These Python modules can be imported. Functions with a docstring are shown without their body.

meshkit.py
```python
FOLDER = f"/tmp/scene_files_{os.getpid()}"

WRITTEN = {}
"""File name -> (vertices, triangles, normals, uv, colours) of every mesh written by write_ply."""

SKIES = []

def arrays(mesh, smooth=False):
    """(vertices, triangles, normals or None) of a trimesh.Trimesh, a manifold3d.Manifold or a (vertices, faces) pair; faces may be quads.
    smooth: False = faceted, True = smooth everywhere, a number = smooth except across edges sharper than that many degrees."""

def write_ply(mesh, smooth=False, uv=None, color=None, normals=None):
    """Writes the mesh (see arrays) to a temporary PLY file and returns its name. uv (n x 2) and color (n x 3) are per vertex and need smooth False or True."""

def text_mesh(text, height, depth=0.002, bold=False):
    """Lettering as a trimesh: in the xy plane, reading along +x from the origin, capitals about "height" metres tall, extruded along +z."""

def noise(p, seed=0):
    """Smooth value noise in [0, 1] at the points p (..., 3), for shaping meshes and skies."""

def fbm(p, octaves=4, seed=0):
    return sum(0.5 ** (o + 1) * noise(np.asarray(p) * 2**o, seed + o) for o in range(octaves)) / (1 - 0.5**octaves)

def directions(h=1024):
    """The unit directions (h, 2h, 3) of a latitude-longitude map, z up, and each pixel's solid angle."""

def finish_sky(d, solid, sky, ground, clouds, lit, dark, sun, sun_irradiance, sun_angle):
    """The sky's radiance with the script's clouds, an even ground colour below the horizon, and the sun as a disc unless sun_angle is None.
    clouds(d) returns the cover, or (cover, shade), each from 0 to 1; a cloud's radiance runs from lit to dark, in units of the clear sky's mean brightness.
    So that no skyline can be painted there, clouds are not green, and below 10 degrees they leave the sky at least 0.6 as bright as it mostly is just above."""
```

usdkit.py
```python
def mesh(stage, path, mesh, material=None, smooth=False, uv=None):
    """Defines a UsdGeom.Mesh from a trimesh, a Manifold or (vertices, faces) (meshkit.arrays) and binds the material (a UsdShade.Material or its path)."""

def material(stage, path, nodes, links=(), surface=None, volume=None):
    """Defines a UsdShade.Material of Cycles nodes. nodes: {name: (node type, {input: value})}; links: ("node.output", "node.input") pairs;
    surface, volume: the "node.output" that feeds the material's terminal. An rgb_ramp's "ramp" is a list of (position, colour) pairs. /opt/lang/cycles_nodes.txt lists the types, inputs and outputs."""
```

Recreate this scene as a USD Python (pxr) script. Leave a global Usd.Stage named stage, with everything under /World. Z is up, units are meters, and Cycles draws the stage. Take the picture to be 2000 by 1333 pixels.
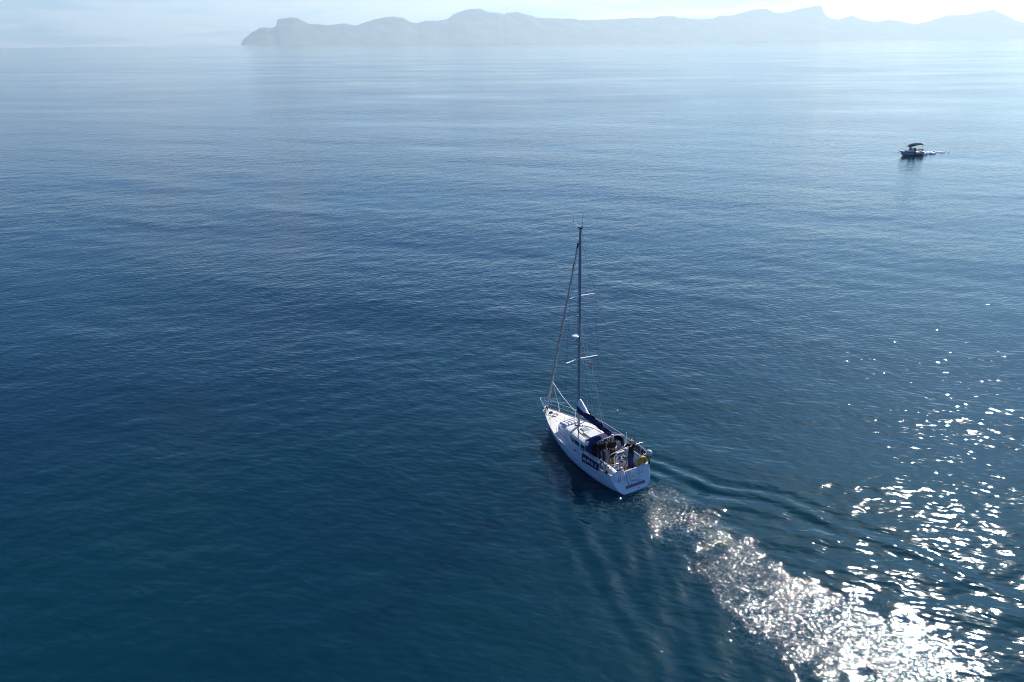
import math
import numpy as np
import trimesh
import manifold3d as m3
import meshkit
import usdkit
from pxr import Usd, UsdGeom, UsdLux, UsdShade, Sdf, Gf, Vt
from scipy.interpolate import PchipInterpolator

PI = math.pi
stage = Usd.Stage.CreateInMemory()
UsdGeom.SetStageUpAxis(stage, "Z")
UsdGeom.SetStageMetersPerUnit(stage, 1.0)
W = UsdGeom.Xform.Define(stage, "/World").GetPrim()
stage.SetDefaultPrim(W)
UsdGeom.Scope.Define(stage, "/World/Looks")
RNG = np.random.default_rng(7)

# ---------------------------------------------------------------- camera, sky, sun, exposure
CAM_H = 24.226
PITCH = math.radians(20.6638)
ROLL = math.radians(0.501)
EXPOSURE = 0.80
SUN_AZ, SUN_EL = math.radians(33.5), math.radians(37.0)      # azimuth from +y towards +x
SUN_INTENSITY = 1.25
SKY_STRENGTH = 0.05

cam = UsdGeom.Camera.Define(stage, "/World/camera")
cam.CreateProjectionAttr("perspective")
cam.CreateHorizontalApertureAttr(36.0)
cam.CreateVerticalApertureAttr(36.0 * 682 / 1024)
cam.CreateFocalLengthAttr(27.99)
cam.CreateClippingRangeAttr(Gf.Vec2f(0.5, 120000.0))
cam.GetExposureAttr().Set(EXPOSURE) if cam.GetExposureAttr() else cam.CreateExposureAttr(EXPOSURE)
_fw = np.array([0, math.cos(PITCH), -math.sin(PITCH)])
_up = np.array([0, math.sin(PITCH), math.cos(PITCH)])
_rt = np.array([1.0, 0, 0])
_r = math.cos(ROLL) * _rt - math.sin(ROLL) * _up
_u = math.sin(ROLL) * _rt + math.cos(ROLL) * _up
cam.AddTransformOp().Set(Gf.Matrix4d(*_r, 0, *_u, 0, *(-_fw), 0, 0, 0, CAM_H, 1))

sky_mat = usdkit.material(stage, "/World/Looks/sky", {
    "sky": ("sky_texture", {"sky_type": "single_scattering", "sun_disc": False, "sun_elevation": SUN_EL, "sun_rotation": SUN_AZ,
                            "altitude": 20.0, "air_density": 1.0, "aerosol_density": 1.2, "ozone_density": 3.0}),
    "tc": ("texture_coordinate", {}),
    "sep": ("separate_xyz", {}),
    "zz": ("math", {"math_type": "add", "value2": 0.10}),
    "zm": ("math", {"math_type": "maximum", "value2": 0.05}),
    "px": ("math", {"math_type": "divide"}),
    "py": ("math", {"math_type": "divide"}),
    "pp": ("combine_xyz", {"z": 0.37}),
    "lowc": ("map_range", {"clamp": True, "from_min": 0.0, "from_max": 0.16, "to_min": 0.24, "to_max": 0.0}),
    "csum": ("math", {"math_type": "add"}),
    "n1": ("noise_texture", {"scale": 0.9, "detail": 8.0, "roughness": 0.58, "distortion": 0.3}),
    "cov": ("map_range", {"range_type": "smoothstep", "clamp": True, "from_min": 0.55, "from_max": 0.80, "to_min": 0.0, "to_max": 0.75}),
    "lum": ("rgb_to_bw", {}),
    "lift": ("math", {"math_type": "multiply_add", "value2": 1.10, "value3": 4.0}),
    "cl": ("combine_color", {}),
    "tint": ("mix", {"mix_type": "multiply", "fac": 1.0, "color2": (1.08, 1.03, 0.98)}),
    "mx": ("mix", {"mix_type": "mix"}),
    "sat0": ("hsv", {"saturation": 1.4}),
    "sat": ("mix", {"mix_type": "multiply", "fac": 1.0, "color2": (0.41, 0.95, 1.46)}),
    "bg": ("background_shader", {"strength": SKY_STRENGTH}),
}, [("tc.generated", "sep.vector"), ("sep.z", "zz.value1"), ("zz.value", "zm.value1"),
    ("sep.x", "px.value1"), ("zm.value", "px.value2"), ("sep.y", "py.value1"), ("zm.value", "py.value2"),
    ("px.value", "pp.x"), ("py.value", "pp.y"), ("pp.vector", "n1.vector"), ("sep.z", "lowc.value"), ("n1.fac", "csum.value1"), ("lowc.result", "csum.value2"), ("csum.value", "cov.value"),
    ("sky.color", "sat0.color"), ("sat0.color", "sat.color1"), ("sat.color", "lum.color"), ("lum.val", "lift.value1"), ("lift.value", "cl.r"), ("lift.value", "cl.g"), ("lift.value", "cl.b"),
    ("cl.color", "tint.color1"), ("cov.result", "mx.fac"), ("sat.color", "mx.color1"), ("tint.color", "mx.color2"), ("mx.color", "bg.color")],
    surface="bg.background")
dome = UsdLux.DomeLight.Define(stage, "/World/sky")
dome.CreateIntensityAttr(1.0)
dome.GetPrim().SetCustomDataByKey("kind", "structure")
UsdShade.MaterialBindingAPI.Apply(dome.GetPrim()).Bind(sky_mat)

sun = UsdLux.DistantLight.Define(stage, "/World/sun")
sun.CreateIntensityAttr(SUN_INTENSITY)
sun.CreateAngleAttr(0.53)
sun.CreateNormalizeAttr(True)
sun.CreateColorAttr(Gf.Vec3f(1.0, 0.93, 0.82))
_s = np.array([math.sin(SUN_AZ) * math.cos(SUN_EL), math.cos(SUN_AZ) * math.cos(SUN_EL), math.sin(SUN_EL)])
_sx = np.cross([0, 0, 1.0], _s); _sx /= np.linalg.norm(_sx)
_sy = np.cross(_s, _sx)
sun.AddTransformOp().Set(Gf.Matrix4d(*_sx, 0, *_sy, 0, *_s, 0, 0, 0, 100, 1))

# ---------------------------------------------------------------- helpers
_names = {}


def numbered(parent, name):
    k = (str(parent), name)
    n = _names.get(k, -1) + 1
    _names[k] = n
    return name if n == 0 else f"{name}_{n:03d}"


def ppath(parent):
    if parent is None:
        return "/World"
    return str(parent.GetPath() if hasattr(parent, "GetPath") else parent)


def tag(o, label=None, cat=None, group=None, kind=None):
    p = o.GetPrim() if hasattr(o, "GetPrim") else o
    for k, v in (("label", label), ("category", cat), ("group", group), ("kind", kind)):
        if v:
            p.SetCustomDataByKey(k, v)
    return p


def obj(name, mesh, mat, parent=None, smooth=40, label=None):
    base = ppath(parent)
    if isinstance(mesh, list):
        mesh = cat_(mesh)
    m = usdkit.mesh(stage, f"{base}/{numbered(base, name)}", mesh, MAT[mat], smooth=smooth)
    if label:
        m.GetPrim().SetCustomDataByKey("label", label)
    return m.GetPrim()


def xform(name, label, cat, mat4, group=None):
    x = UsdGeom.Xform.Define(stage, "/World/" + numbered("/World", name))
    x.AddTransformOp().Set(Gf.Matrix4d(*np.asarray(mat4).T.ravel()))
    return tag(x, label, cat, group)


def cat_(ms):
    out = []
    for m in ms:
        if hasattr(m, "to_mesh"):
            q = m.to_mesh()
            m = trimesh.Trimesh(q.vert_properties[:, :3], q.tri_verts, process=False)
        out.append(m)
    return trimesh.util.concatenate(out)


def tri(v, f):
    v, f = np.asarray(v, float), np.asarray(f, int)
    if f.shape[1] == 4:
        f = np.vstack([f[:, [0, 1, 2]], f[:, [0, 2, 3]]])
    return trimesh.Trimesh(v, f, process=False)


def grid(P, close_u=False, close_v=False, flip=False):
    """P (nu, nv, 3) -> trimesh"""
    nu, nv = P.shape[:2]
    I = np.arange(nu * nv).reshape(nu, nv)
    if close_u:
        I = np.vstack([I, I[:1]])
    if close_v:
        I = np.hstack([I, I[:, :1]])
    f = np.stack([I[:-1, :-1], I[1:, :-1], I[1:, 1:], I[:-1, 1:]], -1).reshape(-1, 4)
    if flip:
        f = f[:, ::-1]
    return tri(P.reshape(-1, 3), f)


def fan(ring, flip=False):
    ring = np.asarray(ring, float)
    n = len(ring)
    v = np.vstack([ring, ring.mean(0)])
    f = np.array([[i, (i + 1) % n, n] for i in range(n)])
    return tri(v, f[:, ::-1] if flip else f)


def loft(rings, caps=True):
    P = np.asarray(rings, float)
    ms = [grid(P, close_v=True)]
    if caps:
        ms += [fan(P[0], flip=False), fan(P[-1], flip=True)]
    m = trimesh.util.concatenate(ms)
    if m.volume < 0:
        m.invert()
    return m


def solidify(P, t):
    """sheet grid -> closed slab of thickness t along vertex normals"""
    P = np.asarray(P, float)
    du = np.gradient(P, axis=0); dv = np.gradient(P, axis=1)
    n = np.cross(du, dv)
    n /= np.maximum(np.linalg.norm(n, axis=-1, keepdims=True), 1e-9)
    A, B = P + n * t / 2, P - n * t / 2
    ms = [grid(A), grid(B, flip=True)]
    for a, b in ((A[0], B[0]), (A[-1], B[-1]), (A[:, 0], B[:, 0]), (A[:, -1], B[:, -1])):
        ms.append(grid(np.stack([a, b])))
    return trimesh.util.concatenate(ms)


def box(c, s, r=0.0, rz=0.0, rx=0.0, ry=0.0):
    s = np.asarray(s, float)
    if r > 0:
        r = min(r, s.min() * 0.49)
        b = m3.Manifold.cube(list(s - 2 * r * 0.999), True)
        sp = m3.Manifold.sphere(r, 8)
        h = (s - 2 * r * 0.999) / 2
        b = m3.Manifold.batch_hull([sp.translate([x * h[0], y * h[1], z * h[2]]) for x in (-1, 1) for y in (-1, 1) for z in (-1, 1)])
        q = b.to_mesh()
        m = trimesh.Trimesh(q.vert_properties[:, :3], q.tri_verts, process=False)
    else:
        m = trimesh.creation.box(s)
    for ang, ax in ((rx, [1, 0, 0]), (ry, [0, 1, 0]), (rz, [0, 0, 1])):
        if ang:
            m.apply_transform(trimesh.transformations.rotation_matrix(ang, ax))
    m.apply_translation(c)
    return m


def tube(pts, r, n=8, closed=False):
    pts = np.asarray(pts, float)
    k = len(pts)
    rr = np.broadcast_to(np.asarray(r, float), (k,))
    T = np.gradient(pts, axis=0) if not closed else np.roll(pts, -1, 0) - np.roll(pts, 1, 0)
    T /= np.maximum(np.linalg.norm(T, axis=1, keepdims=True), 1e-9)
    ref = np.array([0, 0, 1.0]) if abs(T[:, 2]).mean() < 0.8 else np.array([1.0, 0, 0])
    rings = []
    for p, t, q in zip(pts, T, rr):
        a = np.cross(t, ref); a /= max(np.linalg.norm(a), 1e-9)
        b = np.cross(t, a)
        th = np.arange(n) / n * 2 * PI
        rings.append(p + q * (np.cos(th)[:, None] * a + np.sin(th)[:, None] * b))
    P = np.array(rings)
    if closed:
        m = grid(P, close_u=True, close_v=True)
        if m.volume < 0:
            m.invert()
        return m
    return loft(P)


def smoothline(pts, n=24):
    pts = np.asarray(pts, float)
    t = np.r_[0, np.cumsum(np.linalg.norm(np.diff(pts, axis=0), axis=1))]
    s = np.linspace(0, t[-1], n)
    return np.stack([PchipInterpolator(t, pts[:, k])(s) for k in range(3)], 1)


def cyl(a, b, r, n=16, r2=None):
    return tube([a, b], [r, r if r2 is None else r2], n)


def ell(c, s, sub=2):
    m = trimesh.creation.icosphere(sub, 1.0)
    m.vertices = m.vertices * np.asarray(s) + np.asarray(c)
    return m


def moved(m, M):
    m = m.copy(); m.apply_transform(M); return m


def rot(ax, a):
    return trimesh.transformations.rotation_matrix(a, ax)


def tr(v):
    return trimesh.transformations.translation_matrix(v)


# ---------------------------------------------------------------- materials
MAT = {}


def simple(name, color, rough=0.5, var=0.06, scale=6.0, bump=0.0, bscale=40.0, **kw):
    c = np.array(color)
    nodes = {
        "tc": ("texture_coordinate", {}),
        "n": ("noise_texture", {"scale": scale, "detail": 4.0, "roughness": 0.6}),
        "r": ("rgb_ramp", {"ramp": [(0.3, tuple(c * (1 - var))), (0.7, tuple(np.minimum(c * (1 + var), 1)))]}),
        "p": ("principled_bsdf", {"roughness": rough, **kw}),
    }
    links = [("tc.object", "n.vector"), ("n.fac", "r.fac"), ("r.color", "p.base_color")]
    if bump:
        nodes["nb"] = ("noise_texture", {"scale": bscale, "detail": 3.0})
        nodes["b"] = ("bump", {"strength": 1.0, "distance": bump})
        links += [("tc.object", "nb.vector"), ("nb.fac", "b.height"), ("b.normal", "p.normal")]
    MAT[name] = usdkit.material(stage, f"/World/Looks/{name}", nodes, links, surface="p.BSDF")


simple("gelcoat", (0.58, 0.585, 0.58), 0.22, 0.03, 1.5)
simple("hull_paint", (0.50, 0.545, 0.60), 0.22, 0.03, 1.5)
simple("deck_nonskid", (0.60, 0.585, 0.54), 0.6, 0.04, 3.0, bump=0.004, bscale=60)
simple("grey_floor", (0.55, 0.54, 0.53), 0.6, 0.06, 4.0)
simple("navy_canvas", (0.025, 0.027, 0.090), 0.85, 0.18, 5.0, bump=0.02, bscale=9, specular_ior_level=0.2)
simple("bag_navy", (0.016, 0.018, 0.060), 0.85, 0.2, 5.0, bump=0.03, bscale=8, specular_ior_level=0.2)
simple("banner_navy", (0.010, 0.016, 0.040), 0.6, 0.1, 3.0)
simple("white_print", (0.75, 0.77, 0.80), 0.5, 0.03)
simple("cove_navy", (0.02, 0.05, 0.12), 0.35, 0.05)
simple("blue_print", (0.05, 0.16, 0.34), 0.5, 0.05)
simple("dark_glass", (0.008, 0.012, 0.016), 0.05, 0.1)
simple("clear_plastic", (0.62, 0.64, 0.64), 0.12, 0.08, 3.0)
simple("acrylic", (0.30, 0.33, 0.34), 0.08, 0.1, 2.0)
simple("alloy", (0.42, 0.43, 0.44), 0.38, 0.06, 3.0, metallic=0.55)
simple("mast_alloy", (0.30, 0.31, 0.32), 0.42, 0.08, 2.0, metallic=0.35)
simple("steel", (0.72, 0.72, 0.72), 0.22, 0.03, 5.0, metallic=0.9)
simple("wire", (0.20, 0.21, 0.22), 0.4, 0.05, metallic=0.4)
simple("white_wire", (0.72, 0.72, 0.70), 0.45, 0.05)
simple("sail_cloth", (0.72, 0.71, 0.67), 0.7, 0.08, 4.0, bump=0.03, bscale=7)
simple("furled_cloth", (0.42, 0.38, 0.34), 0.75, 0.12, 5.0)
simple("teak", (0.46, 0.31, 0.18), 0.6, 0.2, 9.0)
simple("grey_teak", (0.13, 0.115, 0.11), 0.7, 0.2, 9.0)
simple("rubber", (0.015, 0.015, 0.017), 0.6, 0.1)
simple("black_plastic", (0.012, 0.013, 0.016), 0.4, 0.1)
simple("yellow_foam", (0.38, 0.25, 0.025), 0.65, 0.1, 6.0)
simple("orange_foam", (0.62, 0.22, 0.02), 0.6, 0.1, 6.0)
simple("outboard_grey", (0.52, 0.54, 0.57), 0.25, 0.05)
simple("bag_white", (0.66, 0.68, 0.70), 0.55, 0.06, 4.0, bump=0.02, bscale=9)
simple("ensign_red", (0.45, 0.02, 0.025), 0.7, 0.1)
simple("flag_yellow", (0.62, 0.40, 0.05), 0.7, 0.1)
simple("plate_cream", (0.62, 0.55, 0.38), 0.5, 0.05)
simple("rope_light", (0.50, 0.48, 0.42), 0.8, 0.2, 30.0)
simple("rope_blue", (0.05, 0.08, 0.18), 0.8, 0.2, 30.0)
simple("rope_red", (0.35, 0.05, 0.05), 0.8, 0.2, 30.0)
simple("skin", (0.46, 0.25, 0.17), 0.5, 0.06, 12.0)
simple("skin_tan", (0.38, 0.19, 0.12), 0.5, 0.06, 12.0)
simple("hair_brown", (0.06, 0.035, 0.02), 0.7, 0.2, 30.0)
simple("hair_fair", (0.20, 0.13, 0.07), 0.7, 0.2, 30.0)
simple("hair_grey", (0.22, 0.20, 0.19), 0.7, 0.2, 30.0)
simple("black_cloth", (0.010, 0.010, 0.013), 0.85, 0.2, 12.0, specular_ior_level=0.2)
simple("navy_cloth", (0.012, 0.016, 0.030), 0.85, 0.2, 12.0, specular_ior_level=0.2)
simple("charcoal_cloth", (0.018, 0.019, 0.022), 0.85, 0.2, 12.0, specular_ior_level=0.2)
simple("denim", (0.035, 0.06, 0.14), 0.85, 0.2, 14.0, specular_ior_level=0.2)
simple("shoe_dark", (0.03, 0.022, 0.018), 0.6, 0.1)
simple("cloth_white", (0.70, 0.69, 0.66), 0.8, 0.05)
simple("bimini_brown", (0.016, 0.013, 0.021), 0.9, 0.1, 3.0, specular_ior_level=0.1)
simple("boat_white", (0.62, 0.63, 0.62), 0.3, 0.04)
simple("boat_navy", (0.03, 0.035, 0.09), 0.4, 0.1)
simple("foam_white", (0.85, 0.87, 0.88), 0.8, 0.05, 3.0)
simple("float_yellow", (0.62, 0.52, 0.25), 0.5, 0.1)

MAT["hill"] = usdkit.material(stage, "/World/Looks/hill", {
    "g": ("geometry", {}),
    "n": ("noise_texture", {"scale": 0.0016, "detail": 7.0, "roughness": 0.6}),
    "r": ("rgb_ramp", {"ramp": [(0.35, (0.07, 0.085, 0.075)), (0.55, (0.10, 0.11, 0.10)), (0.72, (0.15, 0.15, 0.14))]}),
    "p": ("diffuse_bsdf", {}),
}, [("g.position", "n.vector"), ("n.fac", "r.fac"), ("r.color", "p.color")], surface="p.BSDF")

# ---------------------------------------------------------------- yacht frame (needed by the sea for the wake)
YX, YY, YH = 6.729, 40.159, 2.0823
HEEL = math.radians(-1.5)
_c, _sn = math.cos(YH), math.sin(YH)


def to_local(x, y):
    dx, dy = x - YX, y - YY
    return dx * _c + dy * _sn, -dx * _sn + dy * _c


MBX, MBY = 88.02, 178.12
MBH = math.radians(180 + 14)

# ---------------------------------------------------------------- sea
R_EARTH = 7.4e6


def kelvin(X, Y, U, amp, d, n=260):
    """steady wake heights of a slowly moving source at the origin heading +X; X, Y flat arrays"""
    k0 = 9.81 / U ** 2
    out = np.zeros_like(X)
    idx = np.nonzero((X < -0.2) & (np.abs(Y) < 0.42 * -X + 1.5))[0]
    if len(idx) == 0:
        return out
    x, y = -X[idx], Y[idx]
    th = np.linspace(-1.42, 1.42, n)
    s2 = 1 / np.cos(th) ** 2
    A = np.exp(-k0 * s2 * d) * s2 ** 0.75 * np.cos(th) ** 1.0
    h = np.zeros_like(x)
    for a, t, q in zip(A, th, s2):
        h += a * np.sin(k0 * q * (x * math.cos(t) + y * math.sin(t)))
    h *= (th[1] - th[0]) * amp
    edge = np.clip((0.42 * x + 1.5 - np.abs(y)) / 2.0, 0, 1)
    h *= edge * np.clip(x / 1.5, 0, 1) * np.exp(-x / 45.0)
    out[idx] = h
    return out


def wave_set(n, lmin, lmax, slope, seed, main, spread):
    g = np.random.default_rng(seed)
    lam = np.exp(g.uniform(math.log(lmin), math.log(lmax), n))
    th = main + g.normal(0, spread, n)
    k = 2 * PI / lam
    a = slope * math.sqrt(2.0 / n) / k
    return k * np.cos(th), k * np.sin(th), a, g.uniform(0, 2 * PI, n), lam


def sea_field(x, y, spacing):
    h = np.zeros_like(x)
    for ws in (wave_set(26, 9.0, 34.0, 0.010, 1, 1.25, 0.35), wave_set(44, 2.6, 9.0, 0.0125, 2, 1.05, 0.55), wave_set(60, 0.9, 2.6, 0.027, 3, 1.75, 0.7)):
        # gusts: slow modulation
        g = 0.25 + 1.5 * meshkit.fbm(np.stack([x / 46, y / 70, np.zeros_like(x) + ws[4][0]], -1), 3, 5)
        part = np.zeros_like(x)
        for kx, ky, a, p, lam in zip(*ws):
            part += a * np.clip((lam / spacing - 2.0) / 2.0, 0, 1) * np.sin(kx * x + ky * y + p)
        h += part * g
    return h


def build_sea():
    az = np.concatenate([np.linspace(-PI, -0.95, 60)[:-1], np.linspace(-0.95, 0.95, 1150), np.linspace(0.95, PI, 60)[1:-1]])
    rs, r = [], 9.0
    while r < 42000:
        rs.append(r)
        r += max(0.10, min((r * r + CAM_H ** 2) / (CAM_H * 796) * 1.15, 0.045 * r))
    rs = np.array(rs)
    Rg, Ag = np.meshgrid(rs, az, indexing="ij")
    x, y = Rg * np.sin(Ag), Rg * np.cos(Ag)
    dr = np.gradient(rs)[:, None] + 0 * Ag
    da = np.where(np.abs(Ag) < 0.95, 1.9 / 1150, 0.04) * Rg
    sp = np.maximum(dr * 0.8, da)
    xf, yf = x.ravel(), y.ravel()
    h = np.zeros_like(xf)
    near = (np.abs(Ag) < 1.1).ravel() & (Rg.ravel() < 1500)
    h[near] = sea_field(xf[near], yf[near], sp.ravel()[near])
    # the yacht's wake
    X, Y = to_local(xf, yf)
    loc = (np.hypot(X + 12, Y) < 40)
    Xl, Yl = X[loc], Y[loc]
    hb = kelvin(Xl - 8.6, Yl, 2.5, 0.10, 0.14) + kelvin(Xl - 0.5, Yl, 2.5, -0.08, 0.17)
    for sg in (1, -1):                          # the long crests of the bow wave
        ca, sa = math.cos(0.36), math.sin(0.36)
        xa, ya = 8.9 - Xl, sg * Yl - 0.2
        al, ac = xa * ca + ya * sa, -xa * sa + ya * ca
        ac = ac + 0.42 * np.sin(al * 0.31 + sg) + 0.20 * np.sin(al * 0.83 + 2 * sg) + 0.5 * (meshkit.fbm(np.stack([Xl / 2.2, Yl / 2.2, 0 * Xl + sg], -1), 2, 41) - 0.5)
        hb += (0.095 if sg < 0 else 0.06) * np.exp(-(ac / 1.25) ** 2) * np.cos(2 * PI * ac / 1.6) * np.clip(al / 3.0, 0, 1) * np.exp(-np.clip(al, 0, None) / 26.0)
    h[loc] += hb
    # turbulent strip behind the stern
    back = np.clip((-X - 0.2) / 1.0, 0, 1)
    wid = 1.45 + 0.105 * np.clip(-X, 0, 60)
    wob = (meshkit.fbm(np.stack([X / 3.0, Y * 0, Y * 0], -1), 3, 9) - 0.5) * 1.2
    edge = (meshkit.fbm(np.stack([xf / 0.9, yf / 0.9, 0 * xf], -1), 3, 11) - 0.5) * 1.4
    q = (np.abs(Y + wob) + edge * (0.4 + wid * 0.3)) / wid
    wake = back * np.clip((1.25 - q) / 0.65, 0, 1) * np.clip(1.08 + X / 32.0, 0.45, 1)
    patch = meshkit.fbm(np.stack([xf / 1.7, yf / 1.7, 0 * xf + 3.3], -1), 3, 31)
    wake *= np.maximum(np.clip((patch - 0.26) / 0.18, 0.40, 1), np.clip(1.0 + X / 9.0, 0, 1))
    fringe = back * np.clip((1.9 - q) / 1.2, 0, 1) * np.clip((patch - 0.45) / 0.2, 0, 1) * 0.35 * np.clip(1.15 + X / 60.0, 0, 1)
    wake = np.maximum(wake, fringe)
    # a weaker fringe of ruffled water along the hull's port side and the bow wave
    # hull lifts nothing: keep the water calm where the boat sits
    inside = (X > -0.6) & (X < 9.4) & (np.abs(Y) < 1.7)
    h[inside] *= 0.35
    # motor boat wake
    c, s = math.cos(MBH), math.sin(MBH)
    Xm, Ym = (xf - MBX) * c + (yf - MBY) * s, -(xf - MBX) * s + (yf - MBY) * c
    locm = np.hypot(Xm + 20, Ym) < 60
    h[locm] += kelvin(Xm[locm] - 2.0, Ym[locm], 2.6, 0.05, 0.12)
    z = h - (xf ** 2 + yf ** 2) / (2 * R_EARTH)
    P = np.stack([xf, yf, z], -1).reshape(*Rg.shape, 3)
    # close the disc under the camera and around
    n_r, n_a = Rg.shape
    I = np.arange(n_r * n_a).reshape(n_r, n_a)
    Ic = np.hstack([I, I[:, :1]])
    f = np.stack([Ic[:-1, :-1], Ic[:-1, 1:], Ic[1:, 1:], Ic[1:, :-1]], -1).reshape(-1, 4)
    V = np.vstack([P.reshape(-1, 3), [[0, 0, 0]]])
    f3 = np.vstack([f[:, [0, 1, 2]], f[:, [0, 2, 3]], np.stack([Ic[0, 1:], Ic[0, :-1], np.full(n_a, len(V) - 1)], -1)])
    # upward winding
    t = np.cross(V[f3[0, 1]] - V[f3[0, 0]], V[f3[0, 2]] - V[f3[0, 0]])
    if t[2] < 0:
        f3 = f3[:, ::-1]
    return V, f3, np.r_[wake, 0.0]


WATER = {
    "g": ("geometry", {}),
    "wk": ("attribute", {"attribute": "wake"}),
    # fine ripples, two crossing directions
    "m1": ("mapping", {"mapping_type": "texture", "rotation": (0, 0, -0.30), "scale": (1.9, 1.0, 1.0)}),
    "n1": ("noise_texture", {"scale": 2.8, "detail": 0.6, "roughness": 0.45, "distortion": 0.3}),
    "m2": ("mapping", {"mapping_type": "texture", "rotation": (0, 0, 0.45), "scale": (1.7, 1.0, 1.0)}),
    "n2": ("noise_texture", {"scale": 0.42, "detail": 1.0, "roughness": 0.5, "distortion": 0.2}),
    "n3": ("noise_texture", {"scale": 5.5, "detail": 2.0, "roughness": 0.6}),
    # gust patches
    "mp": ("mapping", {"mapping_type": "texture", "scale": (2.4, 1.0, 1.0)}),
    "np": ("noise_texture", {"scale": 0.022, "detail": 4.0, "roughness": 0.6}),
    "gp": ("map_range", {"clamp": True, "from_min": 0.3, "from_max": 0.7, "to_min": 0.35, "to_max": 1.5}),
    "mp2": ("mapping", {"mapping_type": "texture", "scale": (3.5, 1.0, 1.0), "rotation": (0, 0, 0.12)}),
    "np2": ("noise_texture", {"scale": 0.0042, "detail": 4.0, "roughness": 0.6}),
    "gp2": ("map_range", {"clamp": True, "from_min": 0.32, "from_max": 0.68, "to_min": 0.6, "to_max": 1.45}),
    "gg": ("math", {"math_type": "multiply"}),
    "a1": ("math", {"math_type": "multiply", "value2": 0.054}),
    "a2": ("math", {"math_type": "multiply_add", "value2": 0.105}),
    "a3": ("math", {"math_type": "multiply", "value2": 0.003}),
    "s1": ("math", {"math_type": "add"}),
    "s2": ("math", {"math_type": "multiply"}),
    # wake chop
    "nw": ("noise_texture", {"scale": 5.6, "detail": 2.0, "roughness": 0.55, "distortion": 0.5}),
    "aw": ("math", {"math_type": "multiply", "value2": 0.074}),
    "bw": ("math", {"math_type": "multiply"}),
    "s3": ("math", {"math_type": "add"}),
    "b": ("bump", {"strength": 1.0, "distance": 1.0}),
    # water body colour: deep teal with slow variation
    "nc": ("noise_texture", {"scale": 0.03, "detail": 3.0}),
    "col": ("rgb_ramp", {"ramp": [(0.35, (0.0001, 0.0145, 0.029)), (0.65, (0.0001, 0.021, 0.031))]}),
    # bubbles in the propeller wash
    "nf": ("noise_texture", {"scale": 5.0, "detail": 5.0, "roughness": 0.7, "distortion": 0.8}),
    "ff": ("map_range", {"clamp": True, "from_min": 0.50, "from_max": 0.72, "to_min": 0.0, "to_max": 0.30}),
    "fw": ("math", {"math_type": "multiply"}),
    "cm": ("mix", {"mix_type": "mix", "color2": (0.42, 0.46, 0.46)}),
    "iw": ("math", {"math_type": "subtract", "value1": 1.0, "use_clamp": True}),
    "p": ("principled_bsdf", {"roughness": 0.05, "ior": 1.333, "subsurface_method": "burley", "subsurface_weight": 1.0, "subsurface_scale": 1.0, "subsurface_radius": (2.0, 4.0, 5.0)}),
}
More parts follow.
